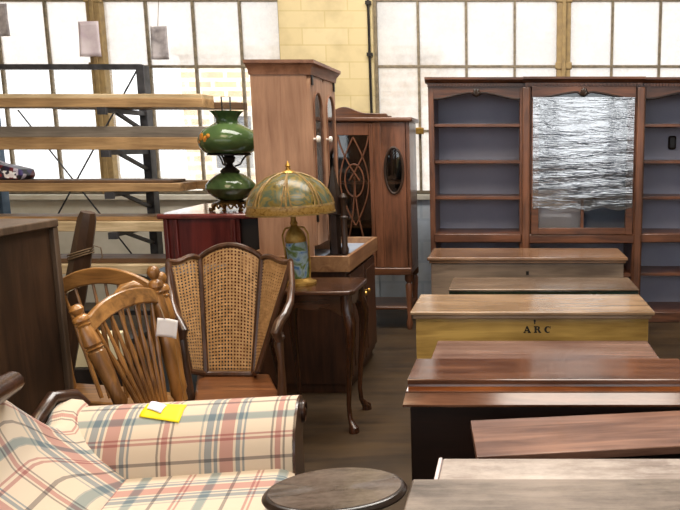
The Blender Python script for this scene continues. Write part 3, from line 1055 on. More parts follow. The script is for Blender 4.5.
# ------------------------------------------------------------------ red mahogany cabinet and green oil lamp
rc = thing('mahogany_cabinet', 'red mahogany cabinet with glossy top under the green oil lamp', 'cabinet', (-2.285, 4.54, 0), R(4))
RZ = 1.055
MB().box(0.02, 0.50, 0.03, 0.84, 0.06, RZ - 0.035).build('body', M['redwood'], rc, bevel=0.004)
pp = MB()
for x in (0.015, 0.075, 0.445):
    pp.box(x, x + 0.03, 0.012, 0.03, 0.06, RZ - 0.035)
pp.build('corner_strips', M['redwood'], rc, bevel=0.006)
MB().box(0.04, 0.48, 0.05, 0.82, 0, 0.06).build('plinth', M['redwood'], rc)
MB().box(0.50, 0.62, 0.07, 0.80, 0.06, RZ - 0.035).build('gap_shadow_panel', M['dark'], rc)  # near-black block standing in for the shadow gap beside the body
MB().box(-0.02, 0.64, 0.0, 0.86, RZ - 0.035, RZ).build('top', M['redtop'], rc, bevel=0.012, seg=3)

gl = thing('oil_lamp', 'green glass parlour oil lamp with round painted shade and ruffled top', 'lamp', (-1.915, 4.82, RZ))
fb = MB()
fb.lathe([(0.10, 0.045), (0.115, 0.05), (0.115, 0.058), (0.075, 0.07), (0.07, 0.075)], n=28)
for k in range(8):
    th = 2 * PI * k / 8
    c_, s_ = math.cos(th), math.sin(th)
    fb.tube([(0.105 * c_, 0.105 * s_, 0.05), (0.135 * c_, 0.135 * s_, 0.036), (0.125 * c_, 0.125 * s_, 0.014), (0.15 * c_, 0.15 * s_, 0.009), (0.16 * c_, 0.16 * s_, 0.014)], [0.012, 0.011, 0.011, 0.009, 0.007], 8)
    fb.tube([(0.115 * math.cos(th + q), 0.115 * math.sin(th + q), 0.034 + 0.013 * math.sin(q * 16)) for q in [x * 0.05 for x in range(14)]], 0.006, 6)
fb.build('filigree_foot', M['darkbrass'], gl)
MB().lathe([(0.07, 0.07), (0.10, 0.085), (0.145, 0.12), (0.166, 0.155), (0.16, 0.18), (0.13, 0.215), (0.09, 0.245), (0.055, 0.262)], n=40).build('font', M['greenglass'], gl)
MB().lathe([(0.06, 0.258), (0.065, 0.27), (0.05, 0.285), (0.028, 0.30), (0.02, 0.32), (0.035, 0.335), (0.04, 0.36), (0.03, 0.375), (0.03, 0.39)], n=24).build('collar', M['iron'], gl)
hd = MB()
for k in range(3):
    th = 2 * PI * k / 3 + 0.5
    c_, s_ = math.cos(th), math.sin(th)
    hd.tube([(0.03 * c_, 0.03 * s_, 0.30), (0.07 * c_, 0.07 * s_, 0.315), (0.085 * c_, 0.085 * s_, 0.345), (0.11 * c_, 0.11 * s_, 0.375), (0.135 * c_, 0.135 * s_, 0.383)], 0.006, 6)
hd.lathe([(0.13, 0.376), (0.142, 0.376), (0.142, 0.386), (0.13, 0.386)], n=32)
hd.build('shade_holder', M['iron'], gl)
sprof = [(0.135, 0.386), (0.165, 0.405), (0.187, 0.44), (0.193, 0.475), (0.182, 0.515), (0.15, 0.55), (0.105, 0.575), (0.073, 0.595)]
sh = MB().lathe(sprof, n=44).build('shade', M['greenglass'], gl)
MB().lathe([(0.073, 0.593), (0.068, 0.615), (0.076, 0.64), (0.09, 0.66), (0.102, 0.672)], n=64, wob=lambda i, th: 0.0 if i < 2 else (0.0025 * i) * math.sin(9 * th)).build('ruffled_crown', M['greencrown'], sh)
for (th, z, r_) in ((-2.25, 0.50, 0.026), (-2.05, 0.485, 0.022), (-2.4, 0.475, 0.02), (-1.9, 0.505, 0.016)):
    rr = 0.188
    MB().lathe([(0.0, -0.006), (r_ * 0.7, -0.004), (r_, 0.0), (r_ * 0.7, 0.003), (0.0, 0.005)], n=12,
               M=Matrix.Translation((rr * math.cos(th), rr * math.sin(th), z)) @ Matrix.Rotation(th, 4, 'Z') @ Matrix.Rotation(PI / 2 - 0.2, 4, 'Y')).build('painted_flower', M['petal'], sh)
MB().lathe([(0.028, 0.38), (0.034, 0.45), (0.044, 0.52), (0.036, 0.58), (0.032, 0.68), (0.033, 0.765)], n=24).build('chimney', M['chimney'], gl)

# ------------------------------------------------------------------ dark cabinet at the left, plank behind
lc = thing('dark_cabinet', 'dark brown scuffed wooden cabinet at the left edge behind the plaid sofa', 'cabinet', (-1.935, 2.98, 0))
ch = 1.19
MB().box(-0.46, -0.02, -1.15, -0.03, 0.05, ch - 0.035).build('body', M['leftcab'], lc, bevel=0.004)
MB().box(-0.48, 0.005, -1.17, 0.0, ch - 0.035, ch).build('top', M['leftedge'], lc, bevel=0.006)
MB().box(-0.48, 0.0, -0.03, 0.0, 0.0, ch - 0.035).build('corner_stile', M['leftedge'], lc, bevel=0.004)
MB().box(-0.45, -0.04, -1.13, -0.05, 0.0, 0.05).build('plinth', M['leftcab'], lc)

lp = thing('leaning_bed_leg', 'dark tapered wooden leg tied with twine leaning behind the oak chairs', 'leg', (-2.48, 3.62, 0))
p1 = at(88, 212, 3.6) - Vector((-2.48, 3.62, 0))
MB().tube([(0, 0, 0.0), Vector((0, 0, 0)).lerp(p1, 0.4), Vector((0, 0, 0)).lerp(p1, 0.72), Vector((0, 0, 0)).lerp(p1, 0.97), p1], [0.055, 0.058, 0.055, 0.045, 0.035], 8).build('shaft', M['leftcab'], lp)
q = p1 * 0.8
tw = MB()
for k in range(3):
    tw.tube([q + Vector((0.06 * math.cos(a), 0.06 * math.sin(a), 0.012 * k + 0.02 * math.cos(a))) for a in [2 * PI * j / 16 for j in range(17)]], 0.004, 6)
tw.tube([q + Vector((0.055, -0.02, 0.02)), q + Vector((0.09, -0.03, 0.06)), q + Vector((0.125, -0.03, 0.05)), q + Vector((0.13, -0.03, 0.0)), q + Vector((0.10, -0.03, -0.02))], 0.003, 6)
tw.build('twine', M['cord'], lp)

bx = MB().box(0, 0.30, 0, 0.3, 0, 0.24).build('dark_crate', M['dark'], None, bevel=0.005)
bx.location = (-2.56, 3.84, 0)
tag(bx, 'dark crate on the floor under the cream carton behind the oak chairs', 'crate')
bx = MB().box(0, 0.18, 0, 0.26, 0, 0.15).build('cream_carton', M['cream'], None, bevel=0.005)
bx.location = (-2.51, 3.86, 0.2405)
tag(bx, 'small cream carton on the dark crate glimpsed left of the oak chairs', 'box')
bx = MB().box(0, 0.34, 0, 0.3, 0, 0.72).box(-0.01, 0.35, -0.01, 0.31, 0.72, 0.75).build('slate_carton', M['slate'], None, bevel=0.005)
bx.location = (-2.15, 4.1, 0)
tag(bx, 'blue grey carton glimpsed between the spindles of the rear oak chair', 'box')

# ------------------------------------------------------------------ oak spindle chairs
POST = [(0, 0.012), (0.015, 0.024), (0.045, 0.030), (0.075, 0.022), (0.09, 0.014), (0.10, 0.026), (0.12, 0.034), (0.145, 0.034), (0.165, 0.02), (0.18, 0.03), (0.20, 0.022),
        (0.24, 0.028), (0.36, 0.036), (0.38, 0.028), (0.395, 0.038), (0.41, 0.028), (0.43, 0.036), (0.6, 0.033), (0.8, 0.026), (0.9, 0.03), (0.93, 0.02), (1, 0.022)]


def oak_chair(label, tl, tr, bl, br, crest_rise, nsp, seat_dir, seat_len, tl_fin=0.0, post_r=1.0):
    """tl,tr finial tips; bl,br post feet at seat level"""
    tl, tr, bl, br = map(Vector, (tl, tr, bl, br))
    base = (bl + br) / 2
    t = thing('oak_spindle_chair', label, 'chair', (base.x, base.y, 0), 0, 'golden oak spindle chairs')
    o = Vector((base.x, base.y, 0))
    prof = [(a, r * post_r * 0.86) for a, r in POST]
    for a, b2 in ((tl, bl), (tr, br)):
        MB().turned(a - o, b2 - o, prof).build('back_post', M['oakA'], t)
    # crest rail, arched band between the posts
    cl, crr = tl.lerp(bl, 0.2), tr.lerp(br, 0.2)
    wdir = (crr - cl)
    up = ((tl - bl).normalized() + (tr - br).normalized()).normalized()
    nrm = wdir.cross(up).normalized()
    n = 18
    lo, hi = [], []
    for i in range(n + 1):
        u = i / n
        arc = crest_rise * (1 - (2 * u - 1) ** 2) ** 0.75
        p = cl + wdir * u - o
        hi.append(p + up * (arc + 0.012))
        lo.append(p + up * (arc * 0.9 - 0.05))
    cm_ = MB()
    vs = []
    for i in range(n + 1):
        for q_, s_ in ((lo[i], -1), (hi[i], -1), (hi[i], 1), (lo[i], 1)):
            vs.append(q_ + nrm * (0.013 * s_))
    fs = [(0, 1, 2, 3), tuple(4 * n + k for k in (3, 2, 1, 0))]
    for i in range(n):
        for k in range(4):
            k2 = (k + 1) % 4
            fs.append((4 * i + k, 4 * i + k2, 4 * i + 4 + k2, 4 * i + 4 + k))
    cm_.add(vs, fs)
    cm_.build('crest_rail', M['oakB'], t, bevel=0.006)
    for i in range(nsp):
        u = 0.12 + 0.76 * i / (nsp - 1)
        k = int(round(u * n))
        top = lo[k] + up * 0.01
        bot = bl.lerp(br, 0.5 + (u - 0.5) * 0.62) - o + up * 0.01
        MB().turned(top, bot, [(0, 0.006), (0.3, 0.007), (0.45, 0.011), (0.55, 0.008), (0.75, 0.010), (1, 0.009)], 8).build('spindle', M['oakA'], t)
    sd = Vector(seat_dir).normalized()
    a0, a1 = bl - o, br - o
    wn = (a1 - a0).normalized()
    poly = [a0 - wn * 0.03 - sd * 0.02, a1 + wn * 0.03 - sd * 0.02, a1 + wn * 0.06 + sd * seat_len * 0.85, a1 - wn * 0.06 + sd * seat_len, a0 + wn * 0.06 + sd * seat_len, a0 - wn * 0.06 + sd * seat_len * 0.85]
    zs = min(a0.z, a1.z)
    MB().prism([(p.x, p.y) for p in poly], lambda a, c, h: (a, c, h), zs - 0.035, zs + 0.004).build('seat', M['oakB'], t, bevel=0.008)
    for (p, q2) in ((a0 + wn * 0.05 + sd * 0.05, -1), (a1 - wn * 0.05 + sd * 0.05, 1), (a0 + sd * (seat_len - 0.08), -1), (a1 + sd * (seat_len - 0.08), 1)):
        tp_ = Vector((p.x, p.y, zs - 0.03))
        ft = Vector((p.x + wn.x * 0.03 * q2, p.y + wn.y * 0.03 * q2, 0))
        MB().turned(ft, tp_, [(0, 0.014), (0.15, 0.018), (0.3, 0.022), (0.34, 0.014), (0.4, 0.024), (0.7, 0.026), (0.8, 0.018), (1, 0.022)], 12).build('leg', M['oakA'], t)
    return t, o


cA, oA = oak_chair('golden oak spindle rocker nearest the sofa arm with a white tag on its post',
                   at(74, 305, 2.46), at(152, 266, 2.82), at(126, 413, 2.46), at(180, 408, 2.78), 0.06, 8, (1, -0.08, 0), 0.40)
cB, oB = oak_chair('golden oak spindle chair with a wide arched crest behind the front oak chair',
                   at(46, 268, 3.08), at(160, 272, 3.04), at(74, 400, 3.08), at(184, 400, 2.97), 0.12, 7, (-1.0, 1, 0), 0.36, post_r=0.9)
# curved arm of the rear chair
MB().tube([at(118, 297, 2.98) - oB, at(124, 289, 3.0) - oB, at(134, 285, 3.02) - oB, at(144, 289, 3.04) - oB, at(150, 300, 3.05) - oB], [0.024, 0.026, 0.022, 0.02, 0.018], 10).build('arm', M['oakB'], cB)
tg = thing('price_tag', 'white paper tag hanging on the right post of the front oak chair', 'tag', at(165, 326, 2.72))
MB().grid(lambda u, v: (-0.04 + 0.08 * u + 0.012 * v, 0.01 * math.sin(3 * u), -0.042 + 0.075 * v - 0.012 * u), 6, 6).build('paper', M['white'], tg, solid=0.002)
MB().tube([(0.0, 0.0, 0.03), (-0.02, 0.02, 0.06), (-0.045, 0.05, 0.075)], 0.0025, 6).build('string', M['cord'], tg)

# ------------------------------------------------------------------ cane wingback chair
kc = thing('cane_wingback_chair', 'brown wingback chair with cane panels between oak chairs and side table', 'chair', (-1.37, 3.33, 0))
ko = Vector((-1.37, 3.33, 0))


def quad_grid(m, a, b2, c, d2, nu, nv, top=None):
    """a bottom-left, b bottom-right, c top-right, d top-left; top(u) raises the upper edge"""
    W_, H_ = ((b2 - a).length + (c - d2).length) / 2, ((d2 - a).length + (c - b2).length) / 2

    def f(u, v):
        p = a.lerp(b2, u).lerp(d2.lerp(c, u), v)
        if top:
            p = p + Vector((0, 0.012, 1)) * (top(u) * v)
        return p
    m.grid(f, nu, nv, lambda u, v: ((u - 0.5) * W_ * (0.9 + 0.1 * v), v * H_))
    return f


cbl, cbr = at(206, 374, 3.31) - ko, at(254, 374, 3.31) - ko
ctl, ctr = at(200, 259, 3.49) - ko, at(262, 259, 3.49) - ko
rise = lambda u: 0.068 * math.sin(PI * u) ** 0.8
m = MB()
fc = quad_grid(m, cbl, cbr, ctr, ctl, 16, 20, rise)
m.build('centre_cane_panel', M['cane'], kc, solid=0.004)
lbl, ltl = at(190, 371, 3.24) - ko, at(168, 262, 3.33) - ko
rbr = Vector((-lbl.x + 2 * ((cbl.x + cbr.x) / 2), lbl.y, lbl.z))
rtr = at(291, 262, 3.33) - ko
wl = lambda u: 0.03 * math.sin(PI * u * 0.9 + 0.3) - 0.012
m = MB()
fl = quad_grid(m, lbl, cbl, ctl, ltl, 8, 20, lambda u: 0.004 * math.sin(PI * u) - 0.010 * math.sin(PI * u * 2))
m.build('wing_cane_panel', M['cane'], kc, solid=0.004)
m = MB()
fr = quad_grid(m, cbr, rbr, rtr, ctr, 8, 20, lambda u: 0.004 * math.sin(PI * u) + 0.010 * math.sin(PI * u * 2))
m.build('wing_cane_panel', M['cane'], kc, solid=0.004)
fm = MB()
for f_, u in ((fc, 0), (fc, 1), (fl, 0), (fr, 1)):
    fm.tube([f_(u, v / 10) for v in range(11)], 0.017 if f_ is fc else 0.014, 8)
for f_ in (fc, fl, fr):
    fm.tube([f_(u / 16, 1) + Vector((0, 0, 0.004)) for u in range(17)], 0.014, 8)
    fm.tube([f_(u / 6, 0) for u in range(7)], 0.014, 8)
fm.build('back_frame', M['caneframe'], kc)
sz = cbl.z - 0.01
cxm = (cbl.x + cbr.x) / 2
MB().prism([(cxm - 0.18, 0.02), (cxm + 0.18, 0.02), (cxm + 0.38, -0.38), (cxm + 0.33, -0.44), (cxm + 0.05, -0.44), (cxm - 0.01, -0.40)], lambda a, c, h: (a, c, h), sz - 0.055, sz).build('seat', M['caneseat'], kc, bevel=0.012)
AR = [at(291, 262, 3.33), at(292, 285, 3.27), at(290, 303, 3.19), at(285, 315, 3.12), at(279, 323, 3.07), at(276, 332, 3.05), at(279, 339, 3.07), at(283, 336, 3.09)]
AL = [at(168, 262, 3.33), at(169, 285, 3.30), at(172, 303, 3.24), at(176, 315, 3.18), at(180, 323, 3.14), at(183, 330, 3.12), at(182, 337, 3.13), at(178, 335, 3.14)]
SR = [at(280, 332, 3.09), at(279, 345, 3.08), at(281, 360, 3.07), at(282, 380, 3.06), at(282, 402, 3.05)]
SL = [at(182, 332, 3.14), at(183, 345, 3.13), at(185, 360, 3.12), at(188, 380, 3.11), at(191, 404, 3.10)]
for ap, sp_ in ((AR, SR), (AL, SL)):
    MB().tube([p - ko for p in ap], [0.013, 0.016, 0.018, 0.02, 0.022, 0.024, 0.02, 0.012], 10).build('arm', M['caneframe'], kc)
    MB().tube([p - ko for p in sp_], [0.016, 0.022, 0.015, 0.018, 0.024], 10).build('arm_support', M['caneframe'], kc)
for x, y in ((-0.14, -0.02), (0.15, -0.02), (0.05, -0.38), (0.31, -0.38)):
    MB().tube([(cxm + x, y, 0), (cxm + x, y, 0.12), (cxm + x * 1.02, y, sz - 0.03)], [0.016, 0.018, 0.028], 8).build('leg', M['caneframe'], kc)

# ------------------------------------------------------------------ side table with cabriole legs
TW, TD, TZ = 0.46, 0.39, 0.766
tb = thing('side_table', 'dark mahogany side table with slender cabriole legs under the stained glass lamp', 'table', (-0.795, 3.48, 0))
# local: x -TW..0, y 0..TD
n = 24
tp_ = []
rad = 0.05
for (cx_, cy_, a0) in ((-rad, rad, -90), (-rad, TD - rad, 0), (-TW + rad, TD - rad, 90), (-TW + rad, rad, 180)):
    for k in range(7):
        th = R(a0 + 15 * k)
        tp_.append((cx_ + rad * math.cos(th), cy_ + rad * math.sin(th)))
MB().prism(tp_, lambda a, c, h: (a, c, h), TZ - 0.025, TZ).build('top', M['table'], tb, bevel=0.008, seg=3)


def scallop(L):
    p = [(0, 0)]
    for k in range(25):
        u = k / 24
        p.append((u * L, -0.10 + 0.032 * math.sin(PI * u) ** 2 - 0.012 * math.cos(4 * PI * u)))
    p.append((L, 0))
    return p


MB().prism(scallop(TW - 0.12), lambda a, c, h: (-TW + 0.06 + a, h, TZ - 0.025 + c), 0.035, 0.055).build('front_apron', M['table'], tb)
MB().prism(scallop(TW - 0.12), lambda a, c, h: (-TW + 0.06 + a, h, TZ - 0.025 + c), TD - 0.055, TD - 0.035).build('back_apron', M['table'], tb)
for x in (-0.055, -TW + 0.035):
    MB().prism(scallop(TD - 0.12), lambda a, c, h: (h, 0.06 + a, TZ - 0.025 + c), x, x + 0.02).build('side_apron', M['table'], tb)
for x, sx in ((-0.05, 1), (-TW + 0.05, -1)):
    for y, sy in ((0.05, -1), (TD - 0.05, 1)):
        leg = [(0, 0.74, 0.03), (0.002, 0.66, 0.032), (0.02, 0.59, 0.033), (0.022, 0.53, 0.027), (0.012, 0.42, 0.02), (0.0, 0.28, 0.0155), (-0.008, 0.14, 0.0125), (-0.003, 0.07, 0.013), (0.01, 0.04, 0.018), (0.022, 0.02, 0.027), (0.022, 0.0, 0.028)]
        MB().tube([(x + sx * d_, y + sy * d_, z) for d_, z, r_ in leg], [r_ for d_, z, r_ in leg], 12).build('cabriole_leg', M['tableleg'], tb)

# ------------------------------------------------------------------ stained glass lamp
tl = thing('stained_glass_lamp', 'table lamp with domed green and amber art glass shade and painted vase base', 'lamp', (-1.125, 3.69, TZ))
MB().lathe([(0.085, 0), (0.085, 0.012), (0.06, 0.022), (0.055, 0.03), (0.045, 0.034)], n=28).build('foot', M['gold'], tl)
TM = Matrix.Translation((0, 0, 0.03)) @ Matrix.Rotation(R(-4), 4, 'Y')
MB().lathe([(0.046, 0), (0.052, 0.03), (0.054, 0.10), (0.056, 0.17), (0.052, 0.20)], n=24, M=TM).build('vase', M['vase'], tl)
MB().lathe([(0.054, 0.195), (0.056, 0.21), (0.046, 0.245), (0.026, 0.27), (0.016, 0.285), (0.02, 0.295), (0.014, 0.31), (0.014, 0.38)], n=24, M=TM).build('shoulder', M['gold'], tl)
hs = MB()
for sx in (-1, 1):
    hs.tube([(sx * 0.02, 0, 0.275), (sx * 0.05, 0, 0.27), (sx * 0.068, 0, 0.235), (sx * 0.066, 0, 0.18), (sx * 0.06, 0, 0.06), (sx * 0.052, 0, 0.0)], 0.005, 8)
hs = hs.build('side_rods', M['gold'], tl)
hs.matrix_local = TM
TS = Matrix.Translation((-0.032, 0, 0.42)) @ Matrix.Rotation(R(-1.5), 4, 'Y')
dome = [(0.218, 0.0), (0.212, 0.03), (0.19, 0.075), (0.155, 0.115), (0.11, 0.145), (0.06, 0.165), (0.028, 0.17)]
shd = MB().lathe(dome, n=48, M=TS).build('shade', M['shade'], tl)
ml = MB()
for k in range(8):
    th = 2 * PI * k / 8 + 0.2
    ml.tube([TS @ Vector(((r_ + 0.003) * math.cos(th), (r_ + 0.003) * math.sin(th), z)) for r_, z in dome], 0.006, 6)
    for dth in (-0.12, 0.12):
        ml.tube([TS @ Vector(((r_ + 0.001) * math.cos(th + dth * (1 - i / 5)), (r_ + 0.002) * math.sin(th + dth * (1 - i / 5)), z)) for i, (r_, z) in enumerate(dome[:6])], 0.004, 6)
ml.build('metal_overlay', M['overlay'], shd)
MB().lathe([(0.217, -0.035), (0.224, -0.035), (0.226, -0.03), (0.222, 0.0), (0.214, 0.006), (0.214, 0.0), (0.217, -0.03)], n=48, M=TS).build('amber_skirt', M['amberglass'], shd)
rm = MB().lathe([(0.222, -0.042), (0.229, -0.042), (0.229, -0.034), (0.222, -0.034), (0.222, -0.042)], n=48, M=TS)
rm.lathe([(0.215, 0.0), (0.223, 0.0), (0.220, 0.01), (0.212, 0.01), (0.215, 0.0)], n=48, M=TS)
rm.build('rim', M['overlay'], shd)
MB().lathe([(0.035, 0.165), (0.04, 0.172), (0.03, 0.18), (0.014, 0.186), (0.01, 0.2), (0.014, 0.207), (0.006, 0.222), (0.0, 0.235)], n=20, M=TS).build('finial', M['brass'], tl)

# ------------------------------------------------------------------ plaid sofa
sf = thing('plaid_sofa', 'camelback sofa upholstered in cream, rose and blue plaid', 'sofa', (-0.892, 1.235, 0), R(9))
so = Vector((-0.5, 1.2, 0))
sofa_m = Matrix.Translation((-0.892, 1.235, 0)) @ Matrix.Rotation(R(9), 4, 'Z') @ Matrix.Translation(-so)
sofa_i = sofa_m.inverted()
SZ = 0.475
arm = [(2.035, 0.40), (2.04, 0.47), (2.05, 0.535), (2.075, 0.582), (2.115, 0.618), (2.165, 0.643), (2.215, 0.65), (2.26, 0.64), (2.295, 0.61), (2.305, 0.572), (2.29, 0.54), (2.26, 0.528), (2.24, 0.50), (2.235, 0.40), (2.235, 0.16)]
al = [0]
for i in range(1, len(arm)):
    al.append(al[-1] + math.dist(arm[i], arm[i - 1]))


def pl(arr, t_):
    k = t_ * (len(arr) - 1)
    i = min(int(k), len(arr) - 2)
    return i, k - i


def arm_f(u, v):
    i, fr_ = pl(arm, v)
    y = arm[i][0] * (1 - fr_) + arm[i + 1][0] * fr_
    z = arm[i][1] * (1 - fr_) + arm[i + 1][1] * fr_
    return Vector((-0.93 + 0.76 * u, y, z)) - so


def arm_uv(u, v):
    i, fr_ = pl(arm, v)
    return (0.76 * u + 0.20, al[i] * (1 - fr_) + al[i + 1] * fr_ + 0.062)


m = MB().grid(arm_f, 24, 28, arm_uv)
m.build('arm', M['plaid'], sf, angle=60)
poly = [(y - so.y, z) for y, z in arm]
fp = MB()
fp.prism(poly + [(2.05 - so.y, 0.16)], lambda a, c, h: (h, a, c), -0.172 - so.x, -0.163 - so.x)
fp.build('arm_front', M['sofawood'], sf)
cxs, czs = 2.255 - so.y, 0.575
fp = MB().tube([(-0.159 - so.x, cxs + (0.045 - 0.0018 * k) * math.cos(0.45 * k), czs + (0.045 - 0.0018 * k) * math.sin(0.45 * k)) for k in range(22)], 0.007, 6)
fp.build('arm_scroll', M['sofawood'], sf)

# back: profile x(z) leaning, upper edge height depends on Y
def ztop(y):
    if y <= 1.84:
        return 0.815
    if y <= 2.09:
        q_ = (y - 1.84) / 0.25
        return 0.815 - 0.195 * (0.5 - 0.5 * math.cos(PI * q_))
    q_ = min(1, (y - 2.09) / 0.12)
    return 0.62 + 0.03 * (0.5 - 0.5 * math.cos(PI * q_))


def xback(z):
    pts = [(0.40, -0.635), (0.47, -0.665), (0.55, -0.755), (0.64, -0.845), (0.74, -0.888), (0.83, -0.91)]
    for (z0, x0), (z1, x1) in zip(pts, pts[1:]):
        if z <= z1:
            return x0 + (x1 - x0) * (z - z0) / (z1 - z0)
    return pts[-1][1]


def back_f(u, v):
    y = 0.25 + 2.0 * u
    zt = ztop(y)
    if v <= 0.75:
        z = 0.42 + (zt - 0.42) * (v / 0.75)
        return Vector((xback(z), y, z)) - so
    q_ = (v - 0.75) / 0.25
    xt = xback(zt)
    if q_ < 0.5:
        a = PI * q_ / 0.5
        return Vector((xt - 0.045 + 0.045 * math.cos(a), y, zt + 0.022 * math.sin(a))) - so
    return Vector((xt - 0.09, y, zt - (zt - 0.15) * (q_ - 0.5) / 0.5)) - so


m = MB().grid(back_f, 60, 32, lambda u, v: (2.0 * u + 0.05, v * 0.62))
m.build('back', M['plaid'], sf, angle=70)
cr_ = MB().tube([Vector((-0.885, y, ztop(min(y, 1.84)) + 0.036 + 0.03 * math.exp(-((y - 1.2) / 0.3) ** 2))) - so for y in [0.3 + 0.0843 * k for k in range(20)]], [0.012] + [0.034] * 18 + [0.03], 10)
cr_.build('crest_rail', M['sofawood'], sf)
MB().tube([Vector((-0.955, 2.07, 0.60)) - so, Vector((-0.95, 2.14, 0.65)) - so, Vector((-0.94, 2.22, 0.69)) - so, Vector((-0.90, 2.28, 0.675)) - so, Vector((-0.875, 2.31, 0.63)) - so], [0.018, 0.022, 0.022, 0.02, 0.012], 10).build('arm_end_scroll', M['sofawood'], sf)


def seat_f(u, v):
    x = -0.69 + 0.525 * u
    y = 0.25 + 1.80 * v
    z = SZ + 0.012 * math.sin(PI * u) * math.sin(PI * v) - (0.02 * max(0, (u - 0.93) / 0.07))
    return Vector((x, y, z)) - so


m = MB().grid(seat_f, 20, 30, lambda u, v: (1.8 * v + 0.1, 0.55 * u + 0.02))
n0 = len(m.v)
m.grid(lambda u, v: Vector((-0.165, 0.25 + 1.8 * u, SZ - 0.02 - 0.27 * v)) - so, 20, 6, lambda u, v: (1.8 * u + 0.1, 0.57 + 0.27 * v))
m.build('seat', M['plaid'], sf, angle=60)
MB().box(-0.92 - so.x, -0.18 - so.x, 0.27 - so.y, 2.22 - so.y, 0.13, 0.40).build('frame', M['sofawood'], sf, bevel=0.01)
for x in (-0.86, -0.24):
    for y in (0.35, 2.12):
        MB().turned((x - so.x, y - so.y, 0), (x - so.x, y - so.y, 0.14), [(0, 0.018), (0.3, 0.026), (0.6, 0.02), (1, 0.036)]).build('leg', M['sofawood'], sf)

# cards lying over the rolled arm
def arm_z(y):
    for (ya, za), (yb, zb_) in zip(arm[1:9], arm[2:10]):
        if ya <= y <= yb:
            return za + (zb_ - za) * (y - ya) / (yb - ya)
    return 0.0


def on_arm(px, py):
    """point of the rolled arm's surface seen there"""
    best = None
    for k in range(700):
        p = sofa_i @ at(px, py, 1.95 + 0.001 * k)
        if 2.045 < p.y < 2.26:
            gap = p.z - arm_z(p.y)
            if best is None or gap < best[0]:
                best = (gap, p)
            if gap <= 0:
                break
    p = best[1]
    return Vector((p.x, p.y, arm_z(p.y)))


def card(name, label, corners, mat, lift):
    P_ = [on_arm(*c) for c in corners]
    ln = sum(P_, Vector()) / 4
    o_ = MB()

    def f(u, v):
        q_ = P_[0].lerp(P_[1], u).lerp(P_[3].lerp(P_[2], u), v)
        return Vector((q_.x, q_.y, arm_z(q_.y) + lift)) - ln
    o_.grid(f, 8, 8)
    ob = o_.build(name, M[mat], None, solid=0.0015)
    ob.location = sofa_m @ ln
    ob.rotation_euler = (0, 0, R(9))
    return tag(ob, label, 'card')


card('yellow_card', 'bright yellow price card lying over the plaid sofa arm', [(139, 418), (179, 424), (187, 406), (148, 405)], 'yellow', 0.004)
card('white_slip', 'small white slip lying on the yellow card on the sofa arm', [(147, 411), (161, 416), (167, 408), (152, 404)], 'lilac', 0.009)

# ------------------------------------------------------------------ chests and low tables on the right
def chest(name, label, cat, x0, x1, y0, y1, z, lid, bodym, lidm, over=0.025, rz=0.0, feet=0.0, mould=True, loc=None):
    t = thing(name, label, cat, (x0, y0, 0), rz)
    L_, D_ = x1 - x0, y1 - y0
    MB().box(over, L_ - over, over, D_ - over * 0.4, 0.05, z - lid).build('body', M[bodym], t, bevel=0.004)
    MB().box(over - 0.012, L_ - over + 0.012, over - 0.012, D_ - over * 0.4, 0.0, 0.07).build('plinth', M[bodym], t, bevel=0.006)
    lo = MB().box(0, L_, 0, D_, z - lid, z).build('lid', M[lidm], t, bevel=0.005)
    if mould:
        MB().box(over * 0.45, L_ - over * 0.45, over * 0.45, D_ - 0.01, z - lid - 0.022, z - lid).build('lid_moulding', M[lidm], t, bevel=0.007)
    return t


c = chest('blanket_chest', 'long grey brown chest against the bookcase, rearmost of the row', 'chest', -0.596, 0.848, 4.97, 5.44, 0.70, 0.024, 'c1', 'c1lid')
MB().box(0.712, 0.732, 0.018, 0.026, 0.57, 0.597).build('keyhole_plate', M['iron'], c)
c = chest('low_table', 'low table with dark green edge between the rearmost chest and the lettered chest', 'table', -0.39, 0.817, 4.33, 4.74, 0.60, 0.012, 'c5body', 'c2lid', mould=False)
MB().box(0.004, 1.202, 0.004, 0.405, 0.556, 0.588).build('green_edge', M['greenedge'], c, bevel=0.004)

c = chest('lettered_chest', 'honey pine blanket chest with black stencilled letters on its front', 'chest', -0.486, 0.704, 3.31, 3.72, 0.70, 0.018, 'honey', 'honeylid')
MB().lathe([(0.0, 0), (0.006, 0), (0.006, 0.004), (0.0, 0.004)], n=12, M=Matrix.Translation((0.607, 0.0265, 0.65)) @ Matrix.Rotation(PI / 2, 4, 'X')).box(0.604, 0.610, 0.0215, 0.026, 0.634, 0.65).build('keyhole', M['ink'], c)


